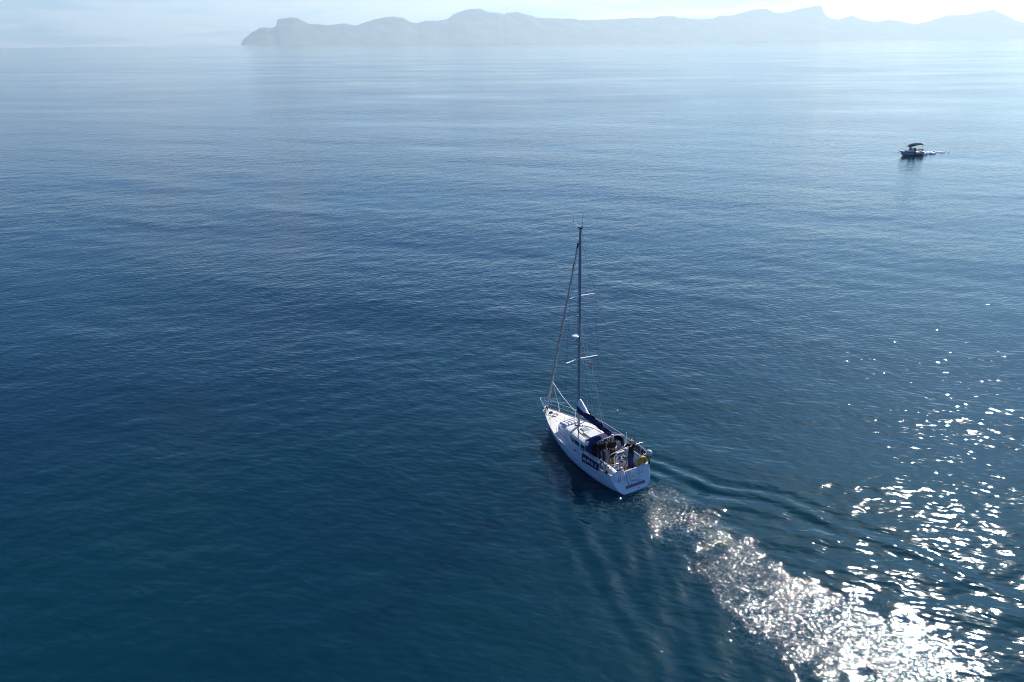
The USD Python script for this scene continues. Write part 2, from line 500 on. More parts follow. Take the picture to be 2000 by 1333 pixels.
WLINKS = [("g.position", "m1.vector"), ("m1.vector", "n1.vector"), ("g.position", "m2.vector"), ("m2.vector", "n2.vector"), ("g.position", "n3.vector"),
          ("g.position", "mp.vector"), ("mp.vector", "np.vector"), ("np.fac", "gp.value"),
          ("n1.fac", "a1.value1"), ("n2.fac", "a2.value1"), ("a1.value", "a2.value3"), ("n3.fac", "a3.value1"), ("a2.value", "s1.value1"), ("a3.value", "s1.value2"),
          ("s1.value", "s2.value1"), ("g.position", "mp2.vector"), ("mp2.vector", "np2.vector"), ("np2.fac", "gp2.value"), ("gp.result", "gg.value1"), ("gp2.result", "gg.value2"), ("gg.value", "s2.value2"),
          ("g.position", "nw.vector"), ("nw.fac", "aw.value1"), ("aw.value", "bw.value1"), ("wk.fac", "bw.value2"), ("s2.value", "s3.value1"), ("bw.value", "s3.value2"),
          ("s3.value", "b.height"), ("b.normal", "p.normal"), ("g.position", "nc.vector"), ("nc.fac", "col.fac"), ("g.position", "nf.vector"), ("nf.fac", "ff.value"), ("ff.result", "fw.value1"), ("wk.fac", "fw.value2"), ("fw.value", "cm.fac"), ("col.color", "cm.color1"), ("cm.color", "p.base_color"), ("wk.fac", "iw.value2"), ("iw.value", "p.subsurface_weight")]
MAT["water"] = usdkit.material(stage, "/World/Looks/water", WATER, WLINKS, surface="p.BSDF")


def add_sea():
    V, F, wake = build_sea()
    p = usdkit.mesh(stage, "/World/" + numbered("/World", "sea"), (V, F), MAT["water"], smooth=True)
    UsdGeom.PrimvarsAPI(p).CreatePrimvar("wake", Sdf.ValueTypeNames.FloatArray, "vertex").Set(Vt.FloatArray.FromNumpy(wake.astype(np.float32)))
    tag(p, "deep blue rippled sea with sun glitter at the lower right", "sea", kind="structure")


add_sea()

# ---------------------------------------------------------------- hills across the bay
SKYLINE = [(470, 88), (476, 76), (492, 64), (506, 56), (520, 54), (530, 55), (539, 52), (542, 39), (550, 36), (580, 34.5), (588, 40), (606, 47), (642, 49.5), (672, 46), (696, 50), (726, 40), (750, 34), (770, 32.5), (786, 35), (802, 43), (814, 46), (828, 41), (858, 41), (874, 37), (886, 28), (910, 19), (940, 17), (954, 24), (974, 25), (986, 29), (990, 25), (1012, 24), (1034, 30), (1050, 35), (1122, 37), (1134, 40), (1170, 39), (1250, 35), (1276, 36), (1288, 32), (1316, 31), (1324, 35), (1368, 37.6), (1388, 37), (1408, 31), (1432, 30), (1472, 19), (1498, 17.6), (1512, 25), (1532, 25), (1568, 16), (1604, 11), (1611, 29), (1624, 37), (1636, 39), (1662, 31), (1684, 38), (1712, 43), (1738, 39), (1760, 42), (1786, 48), (1808, 43), (1852, 30), (1880, 30), (1940, 19), (1960, 28), (1980, 39), (2000, 45), (2060, 55), (2130, 48), (2220, 66), (2330, 60), (2460, 80)]


def add_hills():
    f = 1555.0
    S = np.array(SKYLINE, float)
    xs, ys = S[:, 0] - 1000, 666.5 - S[:, 1]
    cr, sr = math.cos(ROLL), math.sin(ROLL)
    u, v = xs * cr + ys * sr, -xs * sr + ys * cr
    fy = f * math.cos(PITCH) + v * math.sin(PITCH)
    fz = v * math.cos(PITCH) - f * math.sin(PITCH)
    a = np.arctan2(u, fy); e = fz / np.hypot(u, fy)                 # azimuth and slope of the skyline
    A = np.linspace(a[0], a[-1], 900)
    E = np.interp(A, a, e)
    rc = np.interp(A, [a[0], a[20], a[-1]], [38000, 41000, 46000])
    E = E + (meshkit.fbm(np.stack([A * 420, 0 * A, 0 * A], -1), 3, 3) - 0.5) * 0.0012
    top = np.maximum(CAM_H + E * rc + rc ** 2 / (2 * R_EARTH), 4.0)   # true height above the sea
    kern = np.exp(-0.5 * (np.arange(-60, 61) / 16.0) ** 2); kern /= kern.sum()
    smooth_top = np.convolve(np.pad(top, 60, mode="edge"), kern, mode="valid")
    t = np.linspace(-1, 1, 61)
    half = 900 + 1.3 * top
    P = np.zeros((len(t), len(A), 3))
    for i, ti in enumerate(t):
        r = rc + ti * half
        spur = meshkit.fbm(np.stack([A * 60 + ti * 2.0, 0 * A + ti * 5.0, 0 * A], -1), 4, 21)
        far = min(1.0, abs(ti) / 0.12)
        tt = np.minimum(top * (1 - far) + smooth_top * far, top)
        base = (1 - abs(ti)) ** 1.15
        hgt = tt * np.where(abs(ti) < 0.012, 1.0, np.minimum(base * (0.78 + 0.40 * spur), 0.985))
        z = hgt - r ** 2 / (2 * R_EARTH) - (6.0 if abs(ti) > 0.99 else 0)
        P[i] = np.stack([r * np.sin(A), r * np.cos(A), z], -1)
    m = grid(P, flip=True)
    if m.face_normals[:, 2].mean() < 0:
        m.invert()
    p = usdkit.mesh(stage, "/World/hills", m, MAT["hill"], smooth=True)
    tag(p, "pale hazy ridge of hills with a headland across the bay", "hills", kind="structure")


add_hills()

# ---------------------------------------------------------------- haze
HAZE_DENSITY = 2.5e-5
haze_mat = usdkit.material(stage, "/World/Looks/haze", {"v": ("principled_volume", {"color": (0.71, 0.885, 1.0), "density": HAZE_DENSITY, "anisotropy": 0.40})}, [], volume="v.volume")
hz = trimesh.creation.box((106000, 106000, 1500))
hz.apply_translation((0, 0, 1600 - 750))
hz.vertices[:, 2] = np.where(hz.vertices[:, 2] > 500, 2600, -400)
tag(usdkit.mesh(stage, "/World/haze", hz, haze_mat), "pale sea haze", "haze", kind="stuff")

# ---------------------------------------------------------------- sailing yacht
def rot_z(a):
    return rot([0, 0, 1], a)


YM = tr([YX, YY, 0]) @ rot_z(YH) @ rot([1, 0, 0], HEEL)      # boat frame: +x forward, +y to port, z up, origin at the transom's foot

LOA = 9.37
_bx = [0, 0.6, 1.5, 2.6, 3.6, 4.6, 5.6, 6.6, 7.6, 8.5, 9.1, 9.37]
_by = [1.37, 1.44, 1.52, 1.585, 1.60, 1.56, 1.42, 1.18, 0.84, 0.46, 0.17, 0.03]
_hb = PchipInterpolator(_bx, _by)
_zs = PchipInterpolator([0, 2.5, 5, 7.5, 9.37], [1.13, 1.08, 1.08, 1.14, 1.20])
_zk = PchipInterpolator([0, 1.5, 4, 7, 9.37], [-0.16, -0.38, -0.50, -0.40, -0.15])


def half_beam(x):
    return float(_hb(np.clip(x, 0, LOA)))


def sheer(x):
    return float(_zs(np.clip(x, 0, LOA)))


def hull_pt(x, s, side=1, off=0.0):
    """deck-station x (0..LOA), s 0 (keel) .. 1 (sheer)"""
    b, zs, zk = _hb(x), _zs(x), _zk(x)
    u = np.clip((x - 2.0) / 7.0, 0, 1)
    m = 2.5 - 1.15 * u
    n = 2.3 - 0.9 * u
    y = b * (1 - (1 - s) ** n) ** (1 / m)
    z = zk + (zs - zk) * s
    rake = 0.52 + 0.10 * np.clip((x - 8) / 1.4, 0, 1)
    xx = x - rake * (1 - z / zs)
    return np.stack([xx, side * (y + off), z], -1)


def hull_s(z, x):
    return (z - _zk(x)) / (_zs(x) - _zk(x))


YACHT = xform("sailing_yacht", "white sailing yacht with bare mast, lowered sails and navy sprayhood motoring across the bay", "sailing yacht", YM)
YP = YACHT


def part(name, mesh, mat, parent=None, smooth=40, label=None):
    return obj(name, mesh, mat, parent if parent is not None else YP, smooth, label)


# hull skin, both sides
xs = np.unique(np.r_[np.linspace(0, 8.4, 57), np.linspace(8.4, LOA, 18)])
ss = np.linspace(0, 1, 21) ** 1.0
GX, GS = np.meshgrid(xs, ss, indexing="ij")
port = hull_pt(GX, GS, 1)
star = hull_pt(GX, GS, -1)
ring = [np.vstack([star[i][::-1], port[i][1:]]) for i in range(len(xs))]
hull_open = grid(np.array(ring))
hull_open.fix_normals() if False else None
tr_ring = ring[0]
bow_ring = ring[-1]
transom_face = fan(tr_ring)
# rounded transom edge: an extra, slightly smaller ring pushed aft
cen = tr_ring.mean(0)
r1 = tr_ring.copy(); r1[:, 1] *= 0.985; r1[:, 0] -= 0.030; r1[:, 2] = (r1[:, 2] - 0.5) * 0.99 + 0.5
r2 = tr_ring.copy(); r2[:, 1] *= 0.955; r2[:, 0] -= 0.045; r2[:, 2] = (r2[:, 2] - 0.5) * 0.965 + 0.5
edge_ring = grid(np.array([tr_ring, r1, r2]))
hull = part("hull", [hull_open, edge_ring, fan(r2), fan(bow_ring, flip=True)], "hull_paint", smooth=35)


def transom_pt(y, z, out=0.0):
    """point on the raked transom plane (boat frame)"""
    zs = float(_zs(0))
    return np.array([-0.52 * (1 - z / zs) - 0.046 - out, y, z])


def transom_panel(y0, y1, z0, z1, t, mat, name, parent=None, label=None, top=None):
    """a slab lying on the transom"""
    c = [transom_pt(y0, z0), transom_pt(y1, z0), transom_pt(y1, z1), transom_pt(y0, z1)]
    n = np.array([-1, 0, 0.42]); n /= np.linalg.norm(n)
    a = [p + n * 0.003 for p in c]; b = [p + n * (0.003 + t) for p in c]
    m = m3.Manifold.hull_points(np.array(a + b)) if hasattr(m3.Manifold, "hull_points") else None
    return part(name, cat_([m]), mat, parent if parent is not None else hull, smooth=False, label=label)


for sgn in (1, -1):
    X = np.linspace(0.05, 8.9, 60)
    for nm, z0, w, m in (("cove_stripe", -0.30, 0.022, "cove_navy"),):
        zz = np.array([_zs(x) for x in X]) + z0
        P = np.stack([np.stack([hull_pt(np.array(x), hull_s(z - d, x), sgn, 0.005) for x, z in zip(X, zz)]) for d in (0, w)], 1)
        msel = (X > 0.55) & (X < 3.9)
        part(nm, solidify(P[msel], 0.004), m, hull)
    # rub rail / toe rail
    rail = np.array([hull_pt(np.array(x), 1.0, sgn, -0.02) + [0, 0, 0.028] for x in np.linspace(0.1, LOA - 0.02, 50)])
    part("toe_rail", tube(rail, 0.026, 6), "alloy")
    # antifouling edge at the waterline
    Xb = np.linspace(0.0, LOA - 0.02, 60)
    P = np.stack([np.stack([hull_pt(np.array(x), hull_s(z, x), sgn, 0.004) for x in Xb]) for z in (-0.12, 0.035)], 1)
    part("boot_top", solidify(P, 0.004), "cove_navy", hull)
    # vent and drain fittings in the topsides
    for x, z in ((1.1, 0.55), (0.15, 0.60)):
        p = hull_pt(np.array(x), hull_s(z, x), sgn, 0.004)
        part("drain_fitting", ell(p, (0.03, 0.015, 0.022), 1), "black_plastic", hull)

# ---- deck: foredeck and side decks, open over the cockpit
CKX = 2.35            # forward end of the cockpit


def inner_half(x):    # half-width of the cockpit opening
    return 0.98


def deck_z(x, y):
    b = max(half_beam(x), 0.02)
    return sheer(x) + 0.01 + 0.05 * (1 - (abs(y) / b) ** 2)


P = np.array([[[x, y * half_beam(x) * 0.985, deck_z(x, y * half_beam(x))] for y in np.linspace(-1, 1, 15)] for x in np.linspace(CKX, LOA - 0.03, 60)])
fore = grid(P)
sides = []
for sgn in (1, -1):
    P = np.array([[[x, sgn * (0.98 + (half_beam(x) * 0.985 - 0.98) * t), deck_z(x, half_beam(x) * (0.98 + (half_beam(x) - 0.98) * t) / half_beam(x))] for t in np.linspace(0, 1, 5)] for x in np.linspace(0.0, CKX, 16)])
    sides.append(grid(P, flip=sgn > 0))
dk = cat_([fore] + sides)
fn = dk.face_normals[:, 2] < 0
dk.faces[fn] = dk.faces[fn][:, ::-1]
deck = part("deck", dk, "deck_nonskid", smooth=60)

for y0, y1, xa, xb in ((0.30, 0.30, 7.25, 8.35), (-0.30, -0.30, 7.25, 8.35)):
    part("deck_seam", tube([(x, y0 * (1 if x < 8.0 else 0.9), deck_z(x, y0) + 0.004) for x in np.linspace(xa, xb, 8)], 0.006, 5), "grey_floor", deck)
for x in (7.25, 7.9):
    part("deck_seam", tube([(x, y, deck_z(x, y) + 0.004) for y in np.linspace(-half_beam(x) * 0.8, half_beam(x) * 0.8, 9)], 0.006, 5), "grey_floor", deck)
part("locker_lid_seam", tube([(x, y, deck_z(x, y) + 0.004) for x, y in ((7.95, 0.24), (8.3, 0.22), (8.3, -0.22), (7.95, -0.24))], 0.007, 5, closed=True), "grey_floor", deck)

# ---- cockpit
Z_SOLE, Z_SEAT, Z_COAM = 0.60, 0.98, 1.36
cock = part("cockpit", [
    box((1.2, 0, Z_SOLE - 0.02), (2.4, 2.0, 0.04)),
    box((CKX - 0.03, 0, 0.95), (0.06, 2.0, 0.74))], "grey_floor", smooth=False)
for sgn in (1, -1):
    part("seat", box((1.52, sgn * 0.76, (Z_SOLE + Z_SEAT) / 2), (1.62, 0.46, Z_SEAT - Z_SOLE), 0.03), "gelcoat", cock)
    part("seat_slats", [box((1.52, sgn * (0.58 + 0.072 * k), Z_SEAT + 0.012), (1.5, 0.060, 0.02), 0.004) for k in range(6)], "teak" if sgn > 0 else "grey_teak", cock, smooth=False)
    # coaming: a rounded ridge along the cockpit side
    rings = []
    for x in np.linspace(0.02, 2.75, 14):
        w = 0.17 + 0.03 * math.sin(min(x / 2.75, 1) * PI)
        h = (Z_COAM - 1.06) * (0.55 + 0.45 * min(1, (x + 0.1) / 0.5))
        yc = sgn * (half_beam(x) - 0.30 - w * 0.55)
        th = np.linspace(0, PI, 11)
        arc = [[x, yc + w * math.copysign(abs(math.cos(t)) ** 0.6, math.cos(t)), 1.06 + h * abs(math.sin(t)) ** 0.6] for t in th]
        arc += [[x, yc - w, 0.9], [x, yc + w, 0.9]]
        rings.append(arc)
    part("coaming", loft(rings), "gelcoat", label="white rounded cockpit coaming on the far side" if sgn < 0 else None)
# helm area: raised teak sole aft, quarter lockers
part("helm_sole", [box((0.42, -0.06 + 0.12 * (k - 7), 0.735), (0.62, 0.108, 0.02), 0.003) for k in range(15)], "teak", cock, smooth=False)
part("sole_base", box((0.40, 0, 0.66), (0.70, 1.96, 0.13)), "grey_floor", cock, smooth=False)
for sgn in (1, -1):
    part("quarter_locker", box((0.33, sgn * 1.02, 0.92), (0.62, 0.42, 0.40), 0.04), "gelcoat", cock)
    part("locker_lid", box((0.36, sgn * 1.00, 1.128), (0.5, 0.34, 0.018), 0.006), "teak" if sgn > 0 else "gelcoat", cock)
# inner face of the transom
part("transom_coaming", box((0.02, 0, 1.01), (0.11, 2.62, 0.24), 0.035), "gelcoat")
# ---- transom fittings
part_door = transom_panel(-0.50, 0.36, 0.42, 1.02, 0.018, "hull_paint", "boarding_gate")
for y in (0.36, 0.18):
    transom_panel(y - 0.008, y + 0.008, 0.36, 1.08, 0.024, "rope_red" if y < 0.3 else "cove_navy", "gate_strap")
transom_panel(-0.79, 0.58, 0.255, 0.40, 0.012, "grey_teak", "bathing_step")
transom_panel(-1.12, -0.52, 0.62, 1.0, 0.014, "hull_paint", "locker_door")
transom_panel(-0.28, 0.10, 0.66, 0.90, 0.026, "plate_cream", "name_plate")
transom_panel(-0.135, -0.04, 0.775, 0.805, 0.032, "black_plastic", "plate_emblem")


def transom_text(s, h, y, z, mat, italic=0.25):
    t = meshkit.text_mesh(s, h, 0.004)
    t.vertices[:, 0] += italic * t.vertices[:, 1]
    n = np.array([-1, 0, 0.42]); n /= np.linalg.norm(n)
    ex = np.array([0, -1.0, 0]); ey = np.cross(n, ex); ey /= np.linalg.norm(ey)
    if ey[2] < 0:
        ey = -ey
    o = transom_pt(y, z) + n * 0.026
    v = t.vertices
    t.vertices = o + v[:, :1] * ex + v[:, 1:2] * ey + v[:, 2:] * n
    if np.linalg.det(np.array([ex, ey, n])) < 0:
        t.invert()
    return part("name_lettering", t, mat, hull, smooth=False)


transom_text("Alpha 1", 0.105, 0.14, 0.52, "blue_print")
transom_text("Alcudia", 0.062, -0.28, 0.45, "blue_print")
for k, (y, z, w) in enumerate(((-0.62, 0.86, 0.28), (-0.66, 0.80, 0.36))):
    transom_panel(y - w / 2 - 0.02, y + w / 2 - 0.02, z, z + 0.016, 0.018, "blue_print", "print_line")
transom_panel(-0.44, -0.40, 0.80, 0.89, 0.022, "blue_print", "print_mark")
part("drain_fitting", ell(transom_pt(-0.30, 0.12, 0.01), (0.02, 0.035, 0.03), 1), "black_plastic", hull)
part("drain_fitting", ell(transom_pt(0.75, 0.86, 0.01), (0.03, 0.03, 0.05), 1), "black_plastic", hull)
part("drain_fitting", ell(transom_pt(-0.56, 0.96, 0.01), (0.02, 0.03, 0.03), 1), "black_plastic", hull)

# ---- coachroof
_cy = PchipInterpolator([2.3, 3.0, 4.0, 5.0, 6.0, 6.7, 7.15], [1.12, 1.15, 1.12, 0.99, 0.80, 0.56, 0.22])
_ct = PchipInterpolator([2.3, 3.2, 4.2, 5.2, 6.0, 6.6, 7.15], [1.72, 1.72, 1.69, 1.64, 1.50, 1.30, 1.17])


def cabin_pt(x, t, off=0.0):
    """t from -1 (starboard foot) over the roof to +1 (port foot)"""
    yb, zt, zd = float(_cy(x)), float(_ct(x)), deck_z(x, 1.0) - 0.03
    h = zt - zd
    a = np.array([0, 0.30, 0.52, 0.60, 0.66, 0.74, 1.0])
    yy = np.interp(abs(t), a, np.array([0, 0.46, 0.80, 0.87, 0.92, 0.955, 1.0]) * yb)
    zz = np.interp(abs(t), a, zd + h * np.array([1.06, 1.04, 0.985, 0.93, 0.85, 0.72, 0.0]))
    return np.array([x, math.copysign(yy, t) if t else 0.0, zz])


def cabin_patch(x0a, x1a, x0b, x1b, ta, tb, off, nx=10, nt=5):
    """patch on the cabin skin between t=ta (x0a..x1a) and t=tb (x0b..x1b), lifted by off"""
    P = []
    for u in np.linspace(0, 1, nx):
        row = []
        for v in np.linspace(0, 1, nt):
            t = ta + (tb - ta) * v
            x = (x0a + (x1a - x0a) * u) * (1 - v) + (x0b + (x1b - x0b) * u) * v
            p = cabin_pt(x, t)
            e = 1e-3
            n = np.cross(cabin_pt(x + e, t) - p, cabin_pt(x, t + e) - p)
            n /= max(np.linalg.norm(n), 1e-12)
            if n[2] < 0:
                n = -n
            row.append(p + n * off)
        P.append(row)
    return np.array(P)


ts = np.r_[np.linspace(-1, -0.5, 14), np.linspace(-0.45, 0.45, 9), np.linspace(0.5, 1, 14)]
P = np.array([[cabin_pt(x, t) for t in ts] for x in np.r_[np.linspace(2.3, 6.4, 30), np.linspace(6.5, 7.15, 9)]])
roof = grid(P)
roof.faces[roof.face_normals[:, 2] < -0.01] = roof.faces[roof.face_normals[:, 2] < -0.01][:, ::-1]
cabin = part("coachroof", [roof, fan(P[0])], "gelcoat", smooth=50)
# non-slip roof panels
for x0, x1 in ((5.35, 6.05), (4.25, 5.02), (2.5, 4.2)):
    for a, b in ((-0.50, -0.24), (0.24, 0.50)):
        part("roof_panel", solidify(cabin_patch(x0, x1, x0, x1, a, b, 0.004), 0.005), "deck_nonskid", cabin)
for sg in (1, -1):
    for args in ((4.75, 3.62, 4.45, 3.52, 0.73, 0.90), (3.42, 2.62, 3.36, 2.42, 0.72, 0.92)):
        x0a, x1a, x0b, x1b, ta, tb = args
        part("window", solidify(cabin_patch(x0a, x1a, x0b, x1b, sg * ta, sg * tb, 0.006), 0.008), "dark_glass", cabin)
        xm = (x0a + x1a) / 2 - 0.1
        part("window_bar", solidify(cabin_patch(xm + 0.02, xm - 0.02, xm + 0.0, xm - 0.04, sg * ta, sg * tb, 0.013, 3), 0.006), "gelcoat", cabin)
    rail = [cabin_pt(x, sg * 0.50) + [0, 0, 0.07] for x in np.linspace(2.9, 5.0, 14)]
    rail = np.array([cabin_pt(2.85, sg * 0.5)] + rail + [cabin_pt(5.05, sg * 0.5)])
    part("handrail", [tube(rail, 0.014, 6)] + [cyl(cabin_pt(x, sg * 0.5), cabin_pt(x, sg * 0.5) + [0, 0, 0.07], 0.012, 6) for x in (3.4, 3.95, 4.5)], "steel")
    # genoa track on the side deck
    tk = np.array([[x, sg * (half_beam(x) - 0.16), deck_z(x, half_beam(x)) + 0.035] for x in np.linspace(2.7, 4.6, 10)])
    part("genoa_track", tube(tk, 0.018, 6), "alloy")
    part("genoa_car", box(tk[4] + [0, 0, 0.03], (0.14, 0.06, 0.07), 0.015), "black_plastic")
    part("side_vent", box((2.18, sg * 1.075, 1.27), (0.20, 0.02, 0.10), 0.006), "black_plastic")
# hatches: coaming frame with a tinted lens
def hatch(x, y, lx, ly, name="deck_hatch"):
    z = cabin_pt(x, y * 0.6)[2] if x < 7.0 else deck_z(x, y)
    slope = (cabin_pt(x + 0.15, 0)[2] - cabin_pt(x - 0.15, 0)[2]) / 0.3 if x < 7.0 else 0.0
    fr = box((x, y, z + 0.02), (lx, ly, 0.05), 0.015, ry=-math.atan(slope))
    h = part(name, fr, "alloy", cabin)
    part("lens", box((x, y, z + 0.052), (lx - 0.08, ly - 0.08, 0.02), 0.008, ry=-math.atan(slope)), "acrylic", h)
    return h


hatch(4.55, 0.0, 0.46, 0.46)
hatch(3.25, 0.66, 0.36, 0.28, "side_hatch")
hatch(3.25, -0.66, 0.36, 0.28, "side_hatch")
# garage moulding and sliding companionway hatch
part("hatch_garage", box((3.72, 0.0, 1.775), (0.95, 0.86, 0.09), 0.03), "gelcoat", cabin)
part("sliding_hatch", box((3.0, 0.0, 1.79), (0.62, 0.72, 0.06), 0.02), "gelcoat", cabin)
part("companionway", box((2.335, 0.0, 1.30), (0.09, 0.62, 0.75), 0.01), "clear_plastic", cabin)
part("washboard", box((2.28, 0.0, 1.05), (0.03, 0.60, 0.30), 0.006), "gelcoat", cabin)
for sg in (1, -1):
    part("bulkhead_instrument", box((2.27, sg * 0.55, 1.42), (0.03, 0.12, 0.12), 0.01), "black_plastic", cabin)
# winches and clutches
def winch(x, y, z, name="winch"):
    w = part(name, [cyl((x, y, z), (x, y, z + 0.06), 0.075, 16, 0.06), cyl((x, y, z + 0.06), (x, y, z + 0.13), 0.052, 16, 0.062)], "steel")
    return w


for sg in (1, -1):
    winch(1.35, sg * (half_beam(1.35) - 0.46), 1.35)
    winch(2.75, sg * 0.52, 1.74, "halyard_winch")
    part("rope_clutch", box((3.1, sg * 0.55, 1.77), (0.22, 0.16, 0.09), 0.02), "black_plastic")
for sg in (1, -1):
    for k in range(3):
        pts = smoothline([(5.05, sg * (0.06 + 0.03 * k), 1.70), (4.9, sg * (0.28 + 0.04 * k), 1.70), (4.0, sg * (0.50 + 0.03 * k), 1.745), (3.2, sg * (0.50 + 0.05 * k), 1.77)], 14)
        part("halyard_tail", tube(pts, 0.009, 5), ("rope_light", "rope_blue", "rope_red")[k])

# ---- mast and rig
MX = 5.22
mast_r = lambda t: np.stack([0.105 * np.cos(t), 0.066 * np.sin(t)], -1)
th = np.arange(20) / 20 * 2 * PI
MZ0, MZ1 = 1.66, 14.25
rings = []
for z in np.linspace(MZ0, MZ1, 30):
    k = 1.0 if z < 12 else 1.0 - 0.22 * (z - 12) / 2.25
    rake = -0.012 * (z - MZ0)
    rings.append([[MX + rake + k * a, k * b, z] for a, b in mast_r(th)])
mast = part("mast", loft(rings), "mast_alloy", smooth=50)


def mast_at(z):
    return np.array([MX - 0.012 * (z - MZ0), 0.0, z])


part("mast_foot", [box((MX, 0, 1.665), (0.36, 0.24, 0.05), 0.02), cyl((MX + 0.16, 0.16, 1.66), (MX + 0.16, 0.16, 1.76), 0.035), cyl((MX - 0.18, -0.14, 1.66), (MX - 0.18, -0.14, 1.76), 0.035)], "black_plastic", mast)
SPR = ((6.25, 1.14), (10.25, 0.88))
tips = []
for z, ln in SPR:
    for sg in (1, -1):
        a = mast_at(z) + [-0.02, sg * 0.06, 0]
        b = mast_at(z) + [-0.30, sg * ln, 0.06]
        P = [[p + [0.055 * k * math.cos(t), 0.0, 0.020 * k * math.sin(t)] for t in th] for p, k in ((a, 1.2), ((a + b) / 2, 1.0), (b, 0.7))]
        part("spreader", loft(P), "sail_cloth", mast)
        tips.append((sg, b))
CHAIN = {1: np.array([4.72, 1.42, 1.12]), -1: np.array([4.72, -1.42, 1.12])}
for sg in (1, -1):
    lo, hi = [t for s, t in tips if s == sg]
    WR = 0.0085
    part("cap_shroud", tube([CHAIN[sg], lo, hi, mast_at(13.6) + [0, sg * 0.05, 0]], WR, 5), "wire", mast)
    part("lower_shroud", tube([CHAIN[sg] + [-0.12, -sg * 0.02, 0], mast_at(6.15) + [0, sg * 0.06, 0]], WR * 0.9, 5), "wire", mast)
    part("intermediate_shroud", tube([lo, mast_at(10.1) + [0, sg * 0.06, 0]], WR * 0.8, 5), "wire", mast)
    part("turnbuckle", cyl(CHAIN[sg], CHAIN[sg] + (lo - CHAIN[sg]) / np.linalg.norm(lo - CHAIN[sg]) * 0.32, 0.018, 8), "steel", mast)
part("backstay", [tube([(0.12, 0.0, 4.4), mast_at(14.2) + [-0.12, 0, 0]], 0.008, 5), tube([(0.08, 1.1, 1.15), (0.12, 0, 4.4)], 0.007, 5), tube([(0.08, -1.1, 1.15), (0.12, 0, 4.4)], 0.007, 5)], "wire", mast)
part("topping_lift", tube([(1.55, 0.16, 2.78), mast_at(14.15) + [-0.12, 0, 0]], 0.006, 5), "wire", mast)
part("lazy_jack", [tube([mast_at(8.6) + [0, sg * 0.07, 0], (3.9, sg * 0.16 + 0.03, 3.2)], 0.006, 5) for sg in (1, -1)] + [tube([mast_at(8.6) + [0, sg * 0.07, 0], (2.6, sg * 0.16 + 0.07, 3.0)], 0.006, 5) for sg in (1, -1)], "white_wire", mast)
part("halyard", [tube([mast_at(2.0) + [0.13, sg * 0.05, 0], mast_at(13.4) + [0.12, sg * 0.05, 0]], 0.007, 5) for sg in (1, -1)], "wire", mast)
part("flag_halyard", [tube([(4.45, -1.30, 1.5), mast_at(6.3) + [-0.16, -0.62, 0.0]], 0.007, 5)], "white_wire", mast)
# radar dome on its bracket
rd = mast_at(7.45)
prof = np.array([[0, -0.11], [0.20, -0.11], [0.255, -0.06], [0.265, 0.0], [0.24, 0.07], [0.15, 0.11], [0, 0.12]])
dome_m = trimesh.creation.revolve(prof, sections=28)
radar = part("radar_dome", moved(dome_m, tr(rd + [0.42, 0, 0.05])), "gelcoat", mast, smooth=50)
part("bracket", [box(rd + [0.24, 0, -0.09], (0.36, 0.16, 0.04), 0.01), tube([rd + [0.10, 0, -0.35], rd + [0.34, 0, -0.09]], 0.018, 6)], "alloy", radar)
part("deck_light", box(mast_at(8.95) + [0.16, 0, 0], (0.14, 0.10, 0.07), 0.02), "gelcoat", mast)
part("steaming_light", box(mast_at(6.9) + [0.14, 0, 0], (0.08, 0.07, 0.06), 0.02), "black_plastic", mast)
# masthead
mh = mast_at(14.25)
part("masthead_fitting", box(mh + [0.02, 0, 0.03], (0.34, 0.12, 0.08), 0.02), "black_plastic", mast)
part("wind_sensor", [tube([mh + [0.1, 0, 0.05], mh + [0.45, 0.10, 0.32], mh + [0.50, 0.10, 0.34]], 0.010, 6), tube([mh + [0.50, 0.10, 0.30], mh + [0.50, 0.10, 0.58]], 0.012, 6), ell(mh + [0.50, 0.10, 0.34], (0.05, 0.05, 0.03), 1)], "black_plastic", mast)
part("aerial", [tube([mh + [-0.1, -0.05, 0.05], mh + [-0.12, -0.12, 0.95]], 0.009, 6), ell(mh + [-0.12, -0.12, 0.95], (0.05, 0.05, 0.02), 1), ell(mh + [-0.1, -0.05, 0.10], (0.04, 0.04, 0.07), 1)], "black_plastic", mast)
part("masthead_light", cyl(mh + [0.02, 0, 0.07], mh + [0.02, 0, 0.15], 0.035), "gelcoat", mast)

# furled headsail on the forestay
F0, F1 = np.array([9.05, 0, 1.28]), mast_at(13.65) + [0.12, 0, 0]
pts, rad = [], []
for t in np.linspace(0, 1, 60):
    pts.append(F0 + (F1 - F0) * t + [0.015 * math.sin(t * 60), 0.015 * math.cos(t * 60), 0])
    if t < 0.035:
        q = 0.022
    elif t > 0.965:
        q = 0.018
    else:
        u = (t - 0.035) / 0.93
        q = 0.04 + 0.058 * (1 - u) * min(1, u * 14) + 0.006 * math.sin(t * 75)
    rad.append(q)
fs = part("furled_headsail", tube(pts, rad, 12), "furled_cloth", smooth=60)
part("leech_wrap", tube([F0 + (F1 - F0) * t + np.array([math.cos(t * 95), math.sin(t * 95), 0]) * (0.046 + 0.056 * (1 - t)) for t in np.linspace(0.07, 0.9, 260)], 0.014, 5), "sail_cloth", fs)
part("furler_drum", [cyl(F0 + [0.0, 0, 0.02], F0 + [-0.02, 0, 0.06], 0.11, 18), cyl(F0 + [-0.02, 0, 0.06], F0 + [-0.04, 0, 0.20], 0.07, 18), cyl(F0 + [-0.04, 0, 0.20], F0 + [-0.05, 0, 0.23], 0.11, 18)], "black_plastic", fs)
part("swivel", cyl(F0 + (F1 - F0) * 0.955, F0 + (F1 - F0) * 0.98, 0.05, 12), "black_plastic", fs)
CLEW = F0 + (F1 - F0) * 0.185 + np.array([-0.14, 0.03, 0])
part("sheet", tube([CLEW, (7.0, 0.08, 3.02), (5.55, 0.12, 2.62)], 0.011, 5), "white_wire", fs)
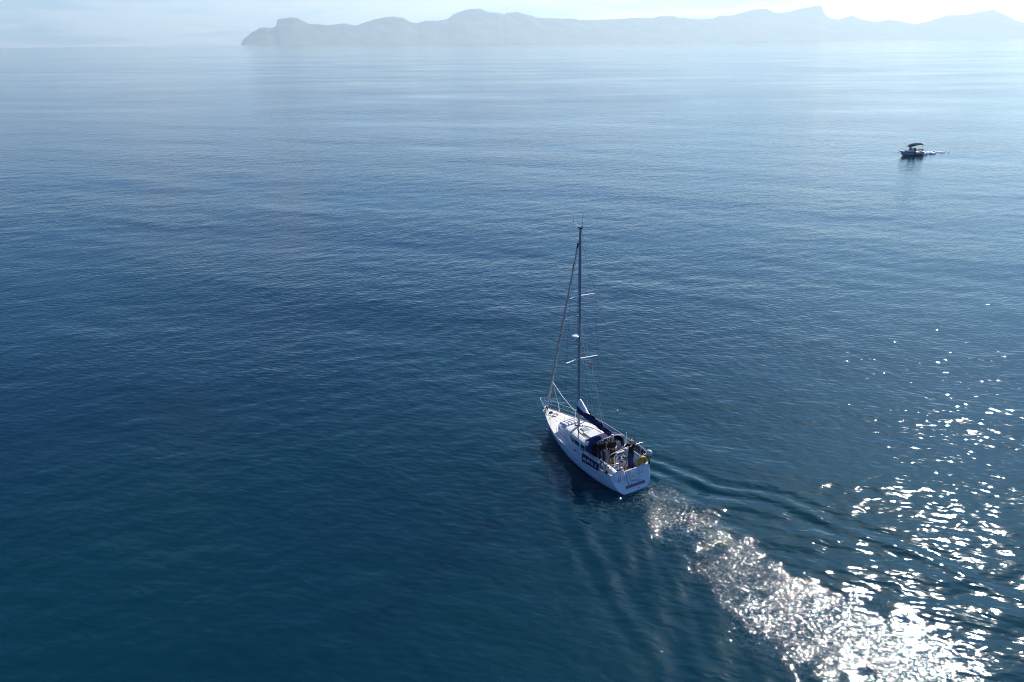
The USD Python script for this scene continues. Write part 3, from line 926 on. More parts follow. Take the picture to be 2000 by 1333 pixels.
part("sheet", tube([CLEW, (8.32, -0.35, 2.2), (8.33, -0.57, 1.24)], 0.013, 5), "white_wire", fs)

# boom, stack pack and the mainsail flaked in it
B0, B1 = np.array([MX - 0.12, 0.0, 2.72]), np.array([1.48, 0.20, 2.73])
boom = part("boom", loft([[p + [0, 0.055 * math.cos(t), 0.085 * math.sin(t)] for t in th] for p in (B0, B1)]), "alloy")
part("boom_end", [box(B1 + [-0.05, 0, 0], (0.14, 0.12, 0.18), 0.03)], "cloth_white", boom)
part("gooseneck", box(B0 + [0.05, 0, 0], (0.14, 0.07, 0.10), 0.02), "black_plastic", boom)
part("kicker", tube([mast_at(1.85) + [-0.12, 0, 0], B0 + (B1 - B0) * 0.30 + [0, 0, -0.08]], 0.03, 8), "alloy", boom)
part("mainsheet", [tube([B0 + (B1 - B0) * 0.62 + [0, dy, -0.08], (2.98, dy * 2, 1.83)], 0.010, 5) for dy in (-0.03, 0.03)], "rope_light", boom)
g = np.random.default_rng(3)
for side in (1, -1):
    P = []
    for u in np.linspace(0.0, 0.97, 46):
        c = B0 + (B1 - B0) * u
        hgt = 0.50 - 0.26 * u ** 0.9 + 0.05 * math.sin(u * 23 + side) * (1 - u * 0.5)
        shut = np.clip((u - 0.22) / 0.16, 0, 1)
        fold = 0.06 * meshkit.fbm(np.array([[u * 16, side * 3.0, 0.5]]), 3, 4)[0]
        row = []
        for v in np.linspace(0, 1, 12):
            bulge = 0.055 + (0.20 - 0.07 * u) * math.sin(PI * min(v * 0.62 + 0.08, 1)) + fold * math.sin(v * 7 + u * 30) * 0.9
            bulge = bulge * (1 - shut * v ** 2.5) + shut * v ** 2.5 * (0.012 + 0.03 * math.sin(u * 31))
            ruck = 0.035 * (meshkit.fbm(np.array([[u * 26, v * 5.0, side * 2.0]]), 3, 8)[0] - 0.5)
            row.append(c + [0, side * (bulge + ruck), -0.10 + hgt * v + 0.5 * ruck])
        P.append(row)
    part("sail_bag", solidify(P, 0.018), "bag_navy", boom, smooth=60)
# the stacked sail: tall at the mast, tapering aft
rings = []
for u in np.linspace(0.0, 0.95, 40):
    c = B0 + (B1 - B0) * u
    hgt = 0.12 + 0.42 * max(0, 1 - u / 0.42) + 0.34 * math.exp(-(u / 0.17) ** 2)
    wd = 0.12 + 0.13 * math.exp(-((u - 0.06) / 0.22) ** 2)
    ring = []
    for t in th:
        y = wd * math.copysign(abs(math.cos(t)) ** 0.8, math.cos(t))
        z = 0.5 * hgt * (1 + math.sin(t))
        y *= 1.0 - 0.45 * (z / max(hgt, 1e-3)) ** 1.6 * (1 if u < 0.4 else 0.4)
        nz = meshkit.fbm(np.array([[u * 18, z * 9, math.cos(t) * 1.2]]), 3, 17)[0] - 0.5
        ring.append(c + [0.05 * nz, y * (1 + 0.7 * nz), z + 0.10 * nz - 0.02])
    rings.append(ring)
part("mainsail", loft(rings), "sail_cloth", boom, smooth=60)
for u in (0.62, 0.8, 0.93):
    part("sail_tie", tube([B0 + (B1 - B0) * u + [0, 0.17 * math.cos(t), 0.05 + 0.20 * math.sin(t)] for t in np.linspace(0, 2 * PI, 18)], 0.012, 5), "rope_blue", boom)

# ---- sprayhood
def hoop(x, w, z0, zt, lean=0.0, n=25, pw=0.62):
    t = np.linspace(0, PI, n)
    y = w * np.sign(np.cos(t)) * np.abs(np.cos(t)) ** pw
    z = z0 + (zt - z0) * np.sin(t) ** pw
    return np.stack([x + lean * np.sin(t), y, z], -1)


H = [hoop(3.10, 1.04, 1.42, 1.74, 0.36), hoop(2.92, 1.08, 1.38, 2.02, 0.15), hoop(2.66, 1.11, 1.34, 2.25), hoop(2.36, 1.13, 1.30, 2.33), hoop(2.05, 1.14, 1.28, 2.31)]
t0 = np.linspace(0, 4, 17)
Hs = np.array([[PchipInterpolator(range(5), [h[j][k] for h in H])(t0) for k in range(3)] for j in range(25)]).transpose(2, 0, 1)
hood = part("sprayhood", solidify(Hs, 0.014), "navy_canvas", smooth=60)
for sl in ((2, 6), (19, 23)):
    P = Hs[2:9, sl[0]:sl[1]].copy()
    du, dv = np.gradient(P, axis=0), np.gradient(P, axis=1)
    n = np.cross(du, dv); n /= np.linalg.norm(n, axis=-1, keepdims=True)
    s = np.sign((n * (P - [2.5, 0, 1.3])).sum(-1).mean())
    part("clear_window", solidify(P + n * s * 0.014, 0.006), "clear_plastic", hood, smooth=60)
part("hood_frame", [tube(H[4] + [0.0, 0, -0.01], 0.018, 6), tube(H[2] * [1, 0.985, 1] + [0, 0, -0.02], 0.014, 6)], "steel", hood)
part("aft_trim", tube(hoop(2.03, 1.145, 1.70, 2.315, 0, 25)[3:-3], 0.022, 6), "cloth_white", hood)

# ---- steering pedestal with wheel and instrument pod
ped = part("steering_pedestal", box((0.98, 0.0, 1.02), (0.30, 0.46, 0.80), 0.06), "gelcoat", cock)
wc = np.array([0.74, 0.02, 1.30])
rim = [wc + [0.08 * math.sin(t), 0.38 * math.cos(t), 0.38 * math.sin(t)] for t in np.linspace(0, 2 * PI, 41)[:-1]]
wheel = part("steering_wheel", [tube(rim, 0.017, 8, closed=True)] + [tube([wc, wc + [0.08 * math.sin(t), 0.38 * math.cos(t), 0.38 * math.sin(t)]], 0.009, 6) for t in np.arange(6) / 6 * 2 * PI + 0.3], "steel", ped)
part("hub", [cyl(wc - [0.04, 0, 0], wc + [0.2, 0, 0], 0.055, 14)], "black_plastic", wheel)
pod = part("instrument_pod", box((0.98, 0.0, 1.72), (0.16, 0.60, 0.28), 0.06, ry=-0.35), "gelcoat", ped)
for sg in (1, -1):
    part("pod_post", tube([(1.0, sg * 0.20, 1.38), (1.0, sg * 0.20, 1.66)], 0.018, 8), "steel", ped)
for k in range(3):
    part("gauge", box((0.893, 0.175 - 0.175 * k, 1.745), (0.02, 0.13, 0.13), 0.008, ry=-0.35), "black_plastic", pod)
part("compass", [ell((0.96, 0, 1.46), (0.09, 0.09, 0.08), 2)], "black_plastic", ped)
part("chart_tray", box((0.92, -0.30, 1.45), (0.26, 0.20, 0.10), 0.03), "rope_blue", ped)
part("throttle_lever", [tube([(0.88, 0.26, 1.0), (0.80, 0.28, 1.15)], 0.014, 6), ell((0.80, 0.28, 1.16), (0.03, 0.03, 0.03), 1)], "black_plastic", ped)
part("cockpit_grab_rail", tube(smoothline([(1.16, 0.25, 0.62), (1.16, 0.24, 1.55), (1.14, 0.0, 1.60), (1.16, -0.24, 1.55), (1.16, -0.25, 0.62)], 30), 0.016, 6), "steel", ped)


# ---- pulpit, pushpit, stanchions, lifelines
def zd(x):
    return sheer(x) + 0.03


PUL = part("pulpit", [
    tube(smoothline([(8.30, 0.50, 1.24), (8.36, 0.50, 1.80), (9.0, 0.33, 1.83), (9.62, 0.14, 1.84), (9.70, 0.0, 1.84), (9.62, -0.14, 1.84), (9.0, -0.33, 1.83), (8.36, -0.50, 1.80), (8.30, -0.50, 1.24)], 60), 0.017, 7),
    tube([(9.62, 0.13, 1.84), (9.26, 0.10, 1.24)], 0.017, 7), tube([(9.62, -0.13, 1.84), (9.26, -0.10, 1.24)], 0.017, 7),
    tube([(8.98, 0.335, 1.83), (8.92, 0.25, 1.22)], 0.015, 7), tube([(8.98, -0.335, 1.83), (8.92, -0.25, 1.22)], 0.015, 7),
    tube(smoothline([(8.34, 0.50, 1.53), (8.95, 0.29, 1.54), (9.42, 0.12, 1.55)], 12), 0.011, 6), tube(smoothline([(8.34, -0.50, 1.53), (8.95, -0.29, 1.54), (9.42, -0.12, 1.55)], 12), 0.011, 6)], "steel")
anchor = part("anchor", [tube([(8.9, 0.0, 1.27), (9.46, 0.0, 1.22)], 0.025, 8), tube([(9.46, 0, 1.22), (9.58, 0, 1.02)], 0.03, 8), loft([[(9.60, 0.0, 1.04), (9.50, 0.16, 0.96), (9.36, 0.0, 0.88)], [(9.62, 0.0, 1.02), (9.52, 0.16, 0.94), (9.38, 0.0, 0.86)]]), loft([[(9.60, 0.0, 1.04), (9.50, -0.16, 0.96), (9.36, 0.0, 0.88)], [(9.62, 0.0, 1.02), (9.52, -0.16, 0.94), (9.38, 0.0, 0.86)]])], "wire")
part("bow_roller", box((9.28, 0, 1.23), (0.34, 0.12, 0.06), 0.015), "steel")
part("windlass", [box((8.45, 0.0, 1.25), (0.22, 0.16, 0.10), 0.03), cyl((8.45, 0.08, 1.27), (8.45, 0.16, 1.27), 0.055)], "black_plastic")
part("anchor_line", tube(smoothline([(8.15, 0.02, 1.225), (8.0, 0.22, 1.225), (7.86, 0.02, 1.222), (8.02, -0.2, 1.225), (8.22, -0.04, 1.232)], 22), 0.022, 6), "rope_blue")
for x, y in ((8.7, 0.30), (8.7, -0.30), (4.85, 1.44), (4.85, -1.44)):
    part("mooring_cleat", [box((x, y, zd(x) + 0.05), (0.18, 0.03, 0.025), 0.008), box((x, y, zd(x) + 0.02), (0.06, 0.03, 0.05), 0.008)], "steel")
ST = (1.55, 2.95, 4.30, 5.65, 7.05)
for sg in (1, -1):
    for x in ST:
        y = sg * (half_beam(x) - 0.07)
        part("stanchion", [tube([(x, y, zd(x) - 0.02), (x, y + sg * 0.02, zd(x) + 0.62)], 0.013, 7), box((x, y, zd(x)), (0.09, 0.06, 0.03), 0.01)], "steel")
    for dz, r_, nm in ((0.61, 0.009, "lifeline"), (0.32, 0.006, "lower_lifeline")):
        pts = [(0.75, sg * (half_beam(0.75) - 0.06), zd(0.75) + dz)] + [(x, sg * (half_beam(x) - 0.05), zd(x) + dz) for x in ST] + [(8.34, sg * 0.50, 1.20 + dz - 0.02)]
        part(nm, tube(pts, r_, 5), "white_wire")
    # pushpit
    pq = [(0.85, sg * (half_beam(0.85) - 0.07), zd(0.85)), (0.80, sg * (half_beam(0.8) - 0.05), zd(0.8) + 0.62), (0.35, sg * 1.36, 1.78), (0.07, sg * 1.22, 1.78), (0.03, sg * 0.98, 1.78), (0.06, sg * 0.75, 1.74), (0.10, sg * 0.70, 1.16)]
    part("pushpit", [tube(smoothline(pq, 40), 0.016, 7), tube([(0.10, sg * 1.26, 1.16), (0.10, sg * 1.25, 1.78)], 0.015, 7),
                     tube(smoothline([(0.82, sg * (half_beam(0.82) - 0.06), 1.46), (0.33, sg * 1.35, 1.46), (0.07, sg * 1.2, 1.46), (0.08, sg * 0.72, 1.46)], 24), 0.011, 6)], "steel")
# folded bimini hoop over the helm
part("bimini_frame", [tube(smoothline([(0.62, 1.22, 1.15), (0.52, 1.16, 1.95), (0.50, 1.06, 2.13), (0.53, 0.85, 2.18), (0.60, -1.0, 2.24), (0.62, -1.36, 2.20), (0.62, -1.46, 2.05), (0.55, -1.40, 1.15)], 60), 0.019, 7),
                      tube([(0.95, 1.34, 1.16), (0.53, 1.16, 1.90)], 0.013, 6), tube([(1.05, -1.42, 1.16), (0.61, -1.45, 2.0)], 0.013, 6)], "alloy")
part("stern_light", box((0.04, -1.0, 1.82), (0.06, 0.06, 0.06), 0.015), "gelcoat")
# dan buoy tube / fishing rod socket on the far rail
part("rail_post", tube([(2.42, -1.55, 1.16), (2.40, -1.55, 2.02)], 0.028, 8), "gelcoat")

# ---------------------------------------------------------------- things carried by the yacht (boat frame YM)
def on_yacht(name, label, cat, loc, rz=0.0, group=None):
    return xform(name, label, cat, YM @ tr(loc) @ rot_z(rz), group)


# name banners on the lifelines
def make_banner(name, label, corners, side):
    """corners: forward-top, forward-bottom, aft-bottom, aft-top in the boat frame"""
    ft, fb, ab, at_ = [np.array(c, float) for c in corners]
    o = fb
    t = on_yacht(name, label, "banner", o)
    ft, fb, ab, at_ = ft - o, fb - o, ab - o, at_ - o
    nu, nv = 30, 8
    P = np.zeros((nu, nv, 3))
    for i, u in enumerate(np.linspace(0, 1, nu)):
        for j, v in enumerate(np.linspace(0, 1, nv)):
            p = (fb * (1 - u) + ab * u) * (1 - v) + (ft * (1 - u) + at_ * u) * v
            p = p + [0, side * (0.018 * math.sin(u * 9 + v * 2) + 0.012 * math.sin(u * 23 - v * 3)), 0]
            P[i, j] = p
    cloth = obj("cloth", solidify(P, 0.006), "banner_navy", t, smooth=60)
    # lettering on the outer face, following the cloth
    h = 0.215
    tm = meshkit.text_mesh("ALPHA 1", h, 0.004)
    tm = tm.subdivide() if len(tm.faces) < 4000 else tm
    v = tm.vertices.copy()
    L = np.linalg.norm(ab - fb)
    wtxt = v[:, 0].max()
    sc = 0.80 * L / wtxt
    u = 0.07 + v[:, 0] * sc / L
    if side < 0:                                   # the far banner reads from its own outer side
        u = 1 - u
    w = 0.27 + v[:, 1] * 0.86 / np.linalg.norm(ft - fb)
    Q = (fb * (1 - u[:, None]) + ab * u[:, None]) * (1 - w[:, None]) + (ft * (1 - u[:, None]) + at_ * u[:, None]) * w[:, None]
    Q[:, 1] += side * (0.018 * np.sin(u * 9 + w * 2) + 0.012 * np.sin(u * 23 - w * 3) + 0.006 + v[:, 2])
    tm.vertices = Q
    pcs = tm.split(only_watertight=False)
    for k in sorted(pcs, key=lambda m: m.centroid[0] * -side):
        if k.volume < 0:
            k.invert()
        obj("letter", k, "white_print", t, smooth=False)
    for a, b in ((ft, at_), (fb, ab)):
        obj("hem", tube([a, b], 0.012, 6), "white_wire" if a is ft else "banner_navy", t)
    return t


def hbx(x, s, d=0.0):
    return s * (half_beam(x) + d)


make_banner("name_banner", "navy banner with white lettering on the near side lifelines", [(2.47, hbx(2.47, 1, 0.02), 1.58), (2.47, hbx(2.47, 1, 0.08), 1.02), (0.93, hbx(0.93, 1, 0.08), 1.08), (0.93, hbx(0.93, 1, 0.02), 1.52)], 1)
make_banner("name_banner", "dark banner seen from its back on the far side rail behind the waving man", [(1.95, hbx(1.95, -1, 0.0), 1.77), (1.95, hbx(1.95, -1, 0.03), 1.18), (0.22, hbx(0.22, -1, 0.03), 1.32), (0.22, hbx(0.22, -1, 0.0), 1.80)], -1)

# outboard motor clamped to the far quarter
t = on_yacht("outboard_motor", "small outboard motor with pale cowl hung on the stern rail", "outboard motor", (0.02, -1.40, 1.16))
obj("mount_board", box((0.0, 0.06, 0.36), (0.24, 0.04, 0.22), 0.01), "teak", t)
obj("cowl", loft([[[0.0 + r * 1.25 * math.cos(a) + dx, r * 0.8 * math.sin(a), z] for a in th] for z, r, dx in ((0.50, 0.11, 0), (0.54, 0.165, 0.01), (0.64, 0.175, 0.01), (0.74, 0.155, 0.0), (0.79, 0.10, -0.02), (0.805, 0.03, -0.02))]), "outboard_grey", t, smooth=60)
obj("leg", loft([[[r * 1.3 * math.cos(a) - 0.02, r * 0.6 * math.sin(a), z] for a in th] for z, r in ((0.50, 0.09), (0.40, 0.075), (0.25, 0.055), (-0.05, 0.05), (-0.15, 0.04))]), "black_plastic", t)
obj("bracket", [box((0.03, 0.03, 0.34), (0.16, 0.10, 0.26), 0.02)], "black_plastic", t)
obj("tiller_handle", tube([(0.12, 0, 0.55), (0.34, 0.1, 0.60), (0.44, 0.12, 0.58)], 0.022, 8), "black_plastic", t)
obj("propeller", cat_([box((-0.06, 0, -0.13), (0.02, 0.05, 0.20), 0.006, rx=k * 2.094) for k in range(3)] + [cyl((-0.02, 0, -0.13), (-0.10, 0, -0.13), 0.03)]), "wire", t)
obj("skeg", box((0.0, 0.0, -0.19), (0.12, 0.012, 0.14), 0.004), "black_plastic", t)

# horseshoe lifebuoy on the stern rail
t = on_yacht("lifebuoy", "yellow horseshoe lifebuoy hanging on the stern rail", "lifebuoy", (-0.06, -0.80, 1.47))
P = [(0.0, 0.235 * math.sin(a), 0.225 * math.cos(a)) for a in np.linspace(-2.35, 2.35, 34)]
obj("cushion", tube(P, [0.105 - 0.02 * (abs(k - 16.5) / 16.5) ** 6 for k in range(34)], 14), "yellow_foam", t, smooth=60)
for a in (-1.5, 0.0, 1.5):
    c = np.array([0.0, 0.235 * math.sin(a), 0.225 * math.cos(a)])
    obj("reflective_band", tube([c + [0, -0.03 * math.cos(a), 0.03 * math.sin(a)], c + [0, 0.03 * math.cos(a), -0.03 * math.sin(a)]], 0.108, 14), "flag_yellow", t)
obj("strap", tube([(0.05, 0.10, 0.26), (0.06, 0.0, 0.40), (0.05, -0.10, 0.26)], 0.012, 6), "black_plastic", t)
t = on_yacht("rescue_light", "orange rescue light and line tucked inside the horseshoe lifebuoy", "rescue light", (-0.05, -0.80, 1.44))
obj("light_body", tube(smoothline([(-0.02, 0.05, -0.13), (0.0, 0.02, 0.0), (0.01, -0.04, 0.10)], 8), [0.05] * 6 + [0.04, 0.02], 10), "orange_foam", t)
obj("line_coil", tube([(-0.03 + 0.002 * k, -0.06 + 0.055 * math.cos(k * 0.5), -0.03 + 0.075 * math.sin(k * 0.5)) for k in range(40)], 0.012, 5), "orange_foam", t)

# white folded bag strapped over the near side of the transom
t = on_yacht("folded_bag", "white padded bag with dark straps folded over the stern beside the gate", "bag", (0.0, 0.80, 0.62))
rings = []
for y in np.linspace(-0.36, 0.36, 15):
    e = 1 - 0.18 * abs(y / 0.36) ** 6
    wob = 0.015 * math.sin(y * 17)
    prof = [(-0.10, 0.02), (-0.22, 0.06), (-0.23 - wob, 0.22), (-0.20, 0.40), (-0.13, 0.53), (-0.02, 0.585 + wob), (0.12, 0.575), (0.15, 0.54), (0.02, 0.52), (-0.06, 0.46), (-0.10, 0.30)]
    rings.append([[x * e, y, 0.3 + (z - 0.3) * e] for x, z in prof])
obj("padded_fold", loft(rings), "bag_white", t, smooth=60)
for y in (-0.24, 0.02, 0.17):
    obj("strap", tube([(x - 0.010 * (1 if z < 0.5 else -0), y + 0.01 * math.sin(z * 9), z + (0.012 if z > 0.5 else 0)) for x, z in ((-0.235, 0.08), (-0.24, 0.22), (-0.215, 0.40), (-0.14, 0.545), (-0.02, 0.60), (0.12, 0.59))], 0.011, 5), "rope_blue", t)
obj("piping", tube([(-0.235, y, 0.06) for y in np.linspace(-0.34, 0.34, 6)], 0.010, 5), "cove_navy", t)

# ensign on a short staff
t = on_yacht("ensign", "furled red ensign on a short staff at the stern", "flag", (0.10, 0.34, 1.12))
obj("staff", tube([(0, 0, 0), (-0.10, -0.10, 0.62)], 0.012, 7), "teak", t)
P = np.array([[[-0.10 * v - 0.015 + 0.02 * math.sin(u * 5), -0.10 * v + 0.05 * u + 0.035 * math.sin(v * 6 + u * 4), 0.60 * v + 0.03 - 0.12 * u * (1 - v * 0.5)] for v in np.linspace(0.12, 0.98, 14)] for u in np.linspace(0, 1.3, 9)])
obj("cloth", solidify(P, 0.006), "ensign_red", t, smooth=60)
obj("canton", solidify(P[1:5, 9:] + np.array([-0.008, 0, 0]), 0.006), "cove_navy", t, smooth=60)

# courtesy flag under the far spreader
t = on_yacht("courtesy_flag", "tiny red and yellow courtesy flag below the lower spreader", "flag", (4.92, -0.62, 5.62))
P = np.array([[[-0.02 - 0.20 * u, 0.03 * math.sin(u * 7), 0.34 * v - 0.16 * u] for v in np.linspace(0, 1, 4)] for u in np.linspace(0, 1, 8)])
for k, m in ((0, "ensign_red"), (1, "flag_yellow"), (2, "ensign_red")):
    obj("stripe", solidify(P[:, k:k + 2], 0.005), m, t, smooth=60)

# black crate behind the wheel
t = on_yacht("crate", "small black box standing on the seat behind the wheel", "box", (0.50, 0.56, 0.80), 0.1)
obj("body", box((0, 0, 0.17), (0.30, 0.36, 0.32), 0.03), "black_plastic", t)
obj("lid", box((0, 0, 0.345), (0.32, 0.38, 0.03), 0.012), "cove_navy", t)
obj("handle", tube([(0, -0.10, 0.36), (0, -0.06, 0.42), (0, 0.06, 0.42), (0, 0.10, 0.36)], 0.012, 6), "alloy", t)

# folded inflatable lashed in front of the mast
t = on_yacht("folded_dinghy", "pale folded inflatable lashed on the cabin top before the mast", "dinghy", (6.02, 0.14, 1.47))
lobes = []
for k, y in enumerate(np.linspace(-0.46, 0.46, 5)):
    rings = [[[x, y + 0.135 * s * math.cos(a), 0.125 + 0.125 * s * math.sin(a) - 0.13 * x] for a in th] for x, s in ((-0.34, 0.55), (-0.31, 0.92), (-0.1, 1.03), (0.14, 0.97), (0.31, 0.9), (0.35, 0.5))]
    obj("tube_fold", loft(rings), "bag_white", t, smooth=60)
for x in (-0.18, 0.16):
    obj("lashing", tube([(x, 0.62 * math.cos(a), max(0.0, 0.14 + 0.155 * math.sin(a)) - 0.13 * x) for a in np.linspace(0, PI, 16)], 0.012, 5), "rope_blue", t)
obj("rolled_floor", loft([[[-0.36 + 0.055 * math.cos(a), y, 0.09 + 0.075 * math.sin(a)] for a in th] for y in np.linspace(-0.5, 0.5, 5)]), "clear_plastic", t)

# rope and fender clutter hung on the near quarter
def coil(name, label, loc, r, turns, mat, lean):
    t = on_yacht(name, label, "rope", loc)
    g = np.random.default_rng(int(abs(loc[0]) * 100) + turns)
    n = turns * 16
    pts = []
    for k in range(n):
        a = k / 16 * 2 * PI
        q = r * (1 + 0.10 * math.sin(k * 0.37) + 0.05 * g.normal())
        pts.append((0.05 * math.sin(k * 0.21) + lean * q * math.sin(a), q * 0.75 * math.cos(a), -0.18 + q * 1.15 * math.sin(a)))
    obj("coil", tube(pts, 0.014, 5), mat, t)
    obj("gasket_turns", tube([(0.035 * math.cos(k), 0.05 * math.sin(k), 0.0 - 0.012 * k) for k in np.linspace(0, 12, 40)], 0.013, 5), mat, t)
    return t


coil("rope_coil", "dark blue rope coil hung on the near rail behind the banner", (0.72, hbx(0.72, 1, 0.0), 1.72), 0.17, 7, "rope_blue", 0.3)
coil("rope_coil", "light rope coil on the rail at the near stern corner", (0.42, hbx(0.42, 1, 0.0), 1.70), 0.16, 6, "rope_light", 0.2)
t = on_yacht("fender", "black ball fender hanging at the near stern corner", "fender", (0.20, hbx(0.2, 1, 0.10), 1.02))
obj("ball", ell((0, 0, 0.30), (0.09, 0.09, 0.12), 3), "rubber", t)
obj("eye", ell((0, 0, 0.42), (0.045, 0.045, 0.05), 2), "rope_blue", t)
obj("lanyard", tube([(0, 0, 0.44), (0.03, -0.08, 0.74)], 0.010, 5), "rope_light", t)
t = on_yacht("barbecue", "round steel rail barbecue with dark lid on the near quarter", "barbecue", (0.60, 1.22, 1.40))
obj("bowl", trimesh.creation.revolve([[0, -0.13], [0.10, -0.11], [0.16, -0.03], [0.17, 0.0], [0, 0.0]], sections=22), "steel", t)
obj("lid", trimesh.creation.revolve([[0, 0.004], [0.172, 0.004], [0.15, 0.07], [0.07, 0.11], [0, 0.12]], sections=22), "black_plastic", t)
obj("knob", ell((0, 0, 0.14), (0.03, 0.03, 0.025), 1), "teak", t)
obj("bracket", tube([(0, 0.02, -0.12), (0, 0.14, -0.16), (0.02, 0.19, 0.30)], 0.014, 6), "steel", t)
t = on_yacht("towel", "striped black and white towel hung on the sprayhood rail", "towel", (2.02, -0.12, 2.30))
P = np.array([[[-0.03 - 0.02 * math.sin(PI * v) - 0.10 * (1 - v) + 0.02 * math.sin(u * 14), 0.40 * u - 0.1, -0.40 + 0.42 * v] for v in np.linspace(0, 1, 7)] for u in np.linspace(0, 1, 15)])
for k in range(7):
    obj("stripe", solidify(P[2 * k:2 * k + 3], 0.012), "black_cloth" if k % 2 else "cloth_white", t, smooth=60)

# ---------------------------------------------------------------- people
def chain(joints, n=16):
    """joints: list of ((x,y,z), r) -> manifold of hulled spheres"""
    sp = [m3.Manifold.sphere(r, n).translate([float(v) for v in p]) for p, r in joints]
    out = m3.Manifold()
    for a, b in zip(sp[:-1], sp[1:]):
        out += m3.Manifold.batch_hull([a, b])
    return out


def to_tri(M, edge=0.03, it=6):
    M = M.refine_to_length(edge)
    q = M.to_mesh()
    m = trimesh.Trimesh(q.vert_properties[:, :3], q.tri_verts)
    trimesh.smoothing.filter_taubin(m, iterations=it)
    return m


def lerp(a, b, t):
    return np.asarray(a) * (1 - t) + np.asarray(b) * t


def hand(w, d, up, side, grip=0.5):
    """w wrist, d pointing direction, up back-of-hand direction"""
    w, d, up = map(lambda v: np.asarray(v, float), (w, d, up))
    d /= np.linalg.norm(d)
    up = up - d * (up @ d); up /= np.linalg.norm(up)
    lat = np.cross(d, up) * side
    pl = [m3.Manifold.sphere(0.014, 10).translate(list(w + d * a + lat * b)) for a, b in ((0.01, 0.022), (0.01, -0.022), (0.085, 0.036), (0.085, -0.036))]
    M = m3.Manifold.batch_hull(pl)
    for k, (off, ln) in enumerate(((0.034, 0.070), (0.012, 0.080), (-0.011, 0.074), (-0.033, 0.058))):
        b = w + d * 0.082 + lat * off
        m = b + d * ln * 0.5 - up * grip * 0.022
        e = m + d * ln * 0.5 * (1 - 0.5 * grip) - up * grip * 0.035
        M += chain([(b, 0.0095), (m, 0.009), (e, 0.0075)], 8)
    b = w + d * 0.025 + lat * 0.030
    M += chain([(b, 0.012), (b + d * 0.035 + lat * 0.028 - up * 0.008, 0.010), (b + d * 0.065 + lat * 0.030 - up * 0.02, 0.009)], 8)
    return M


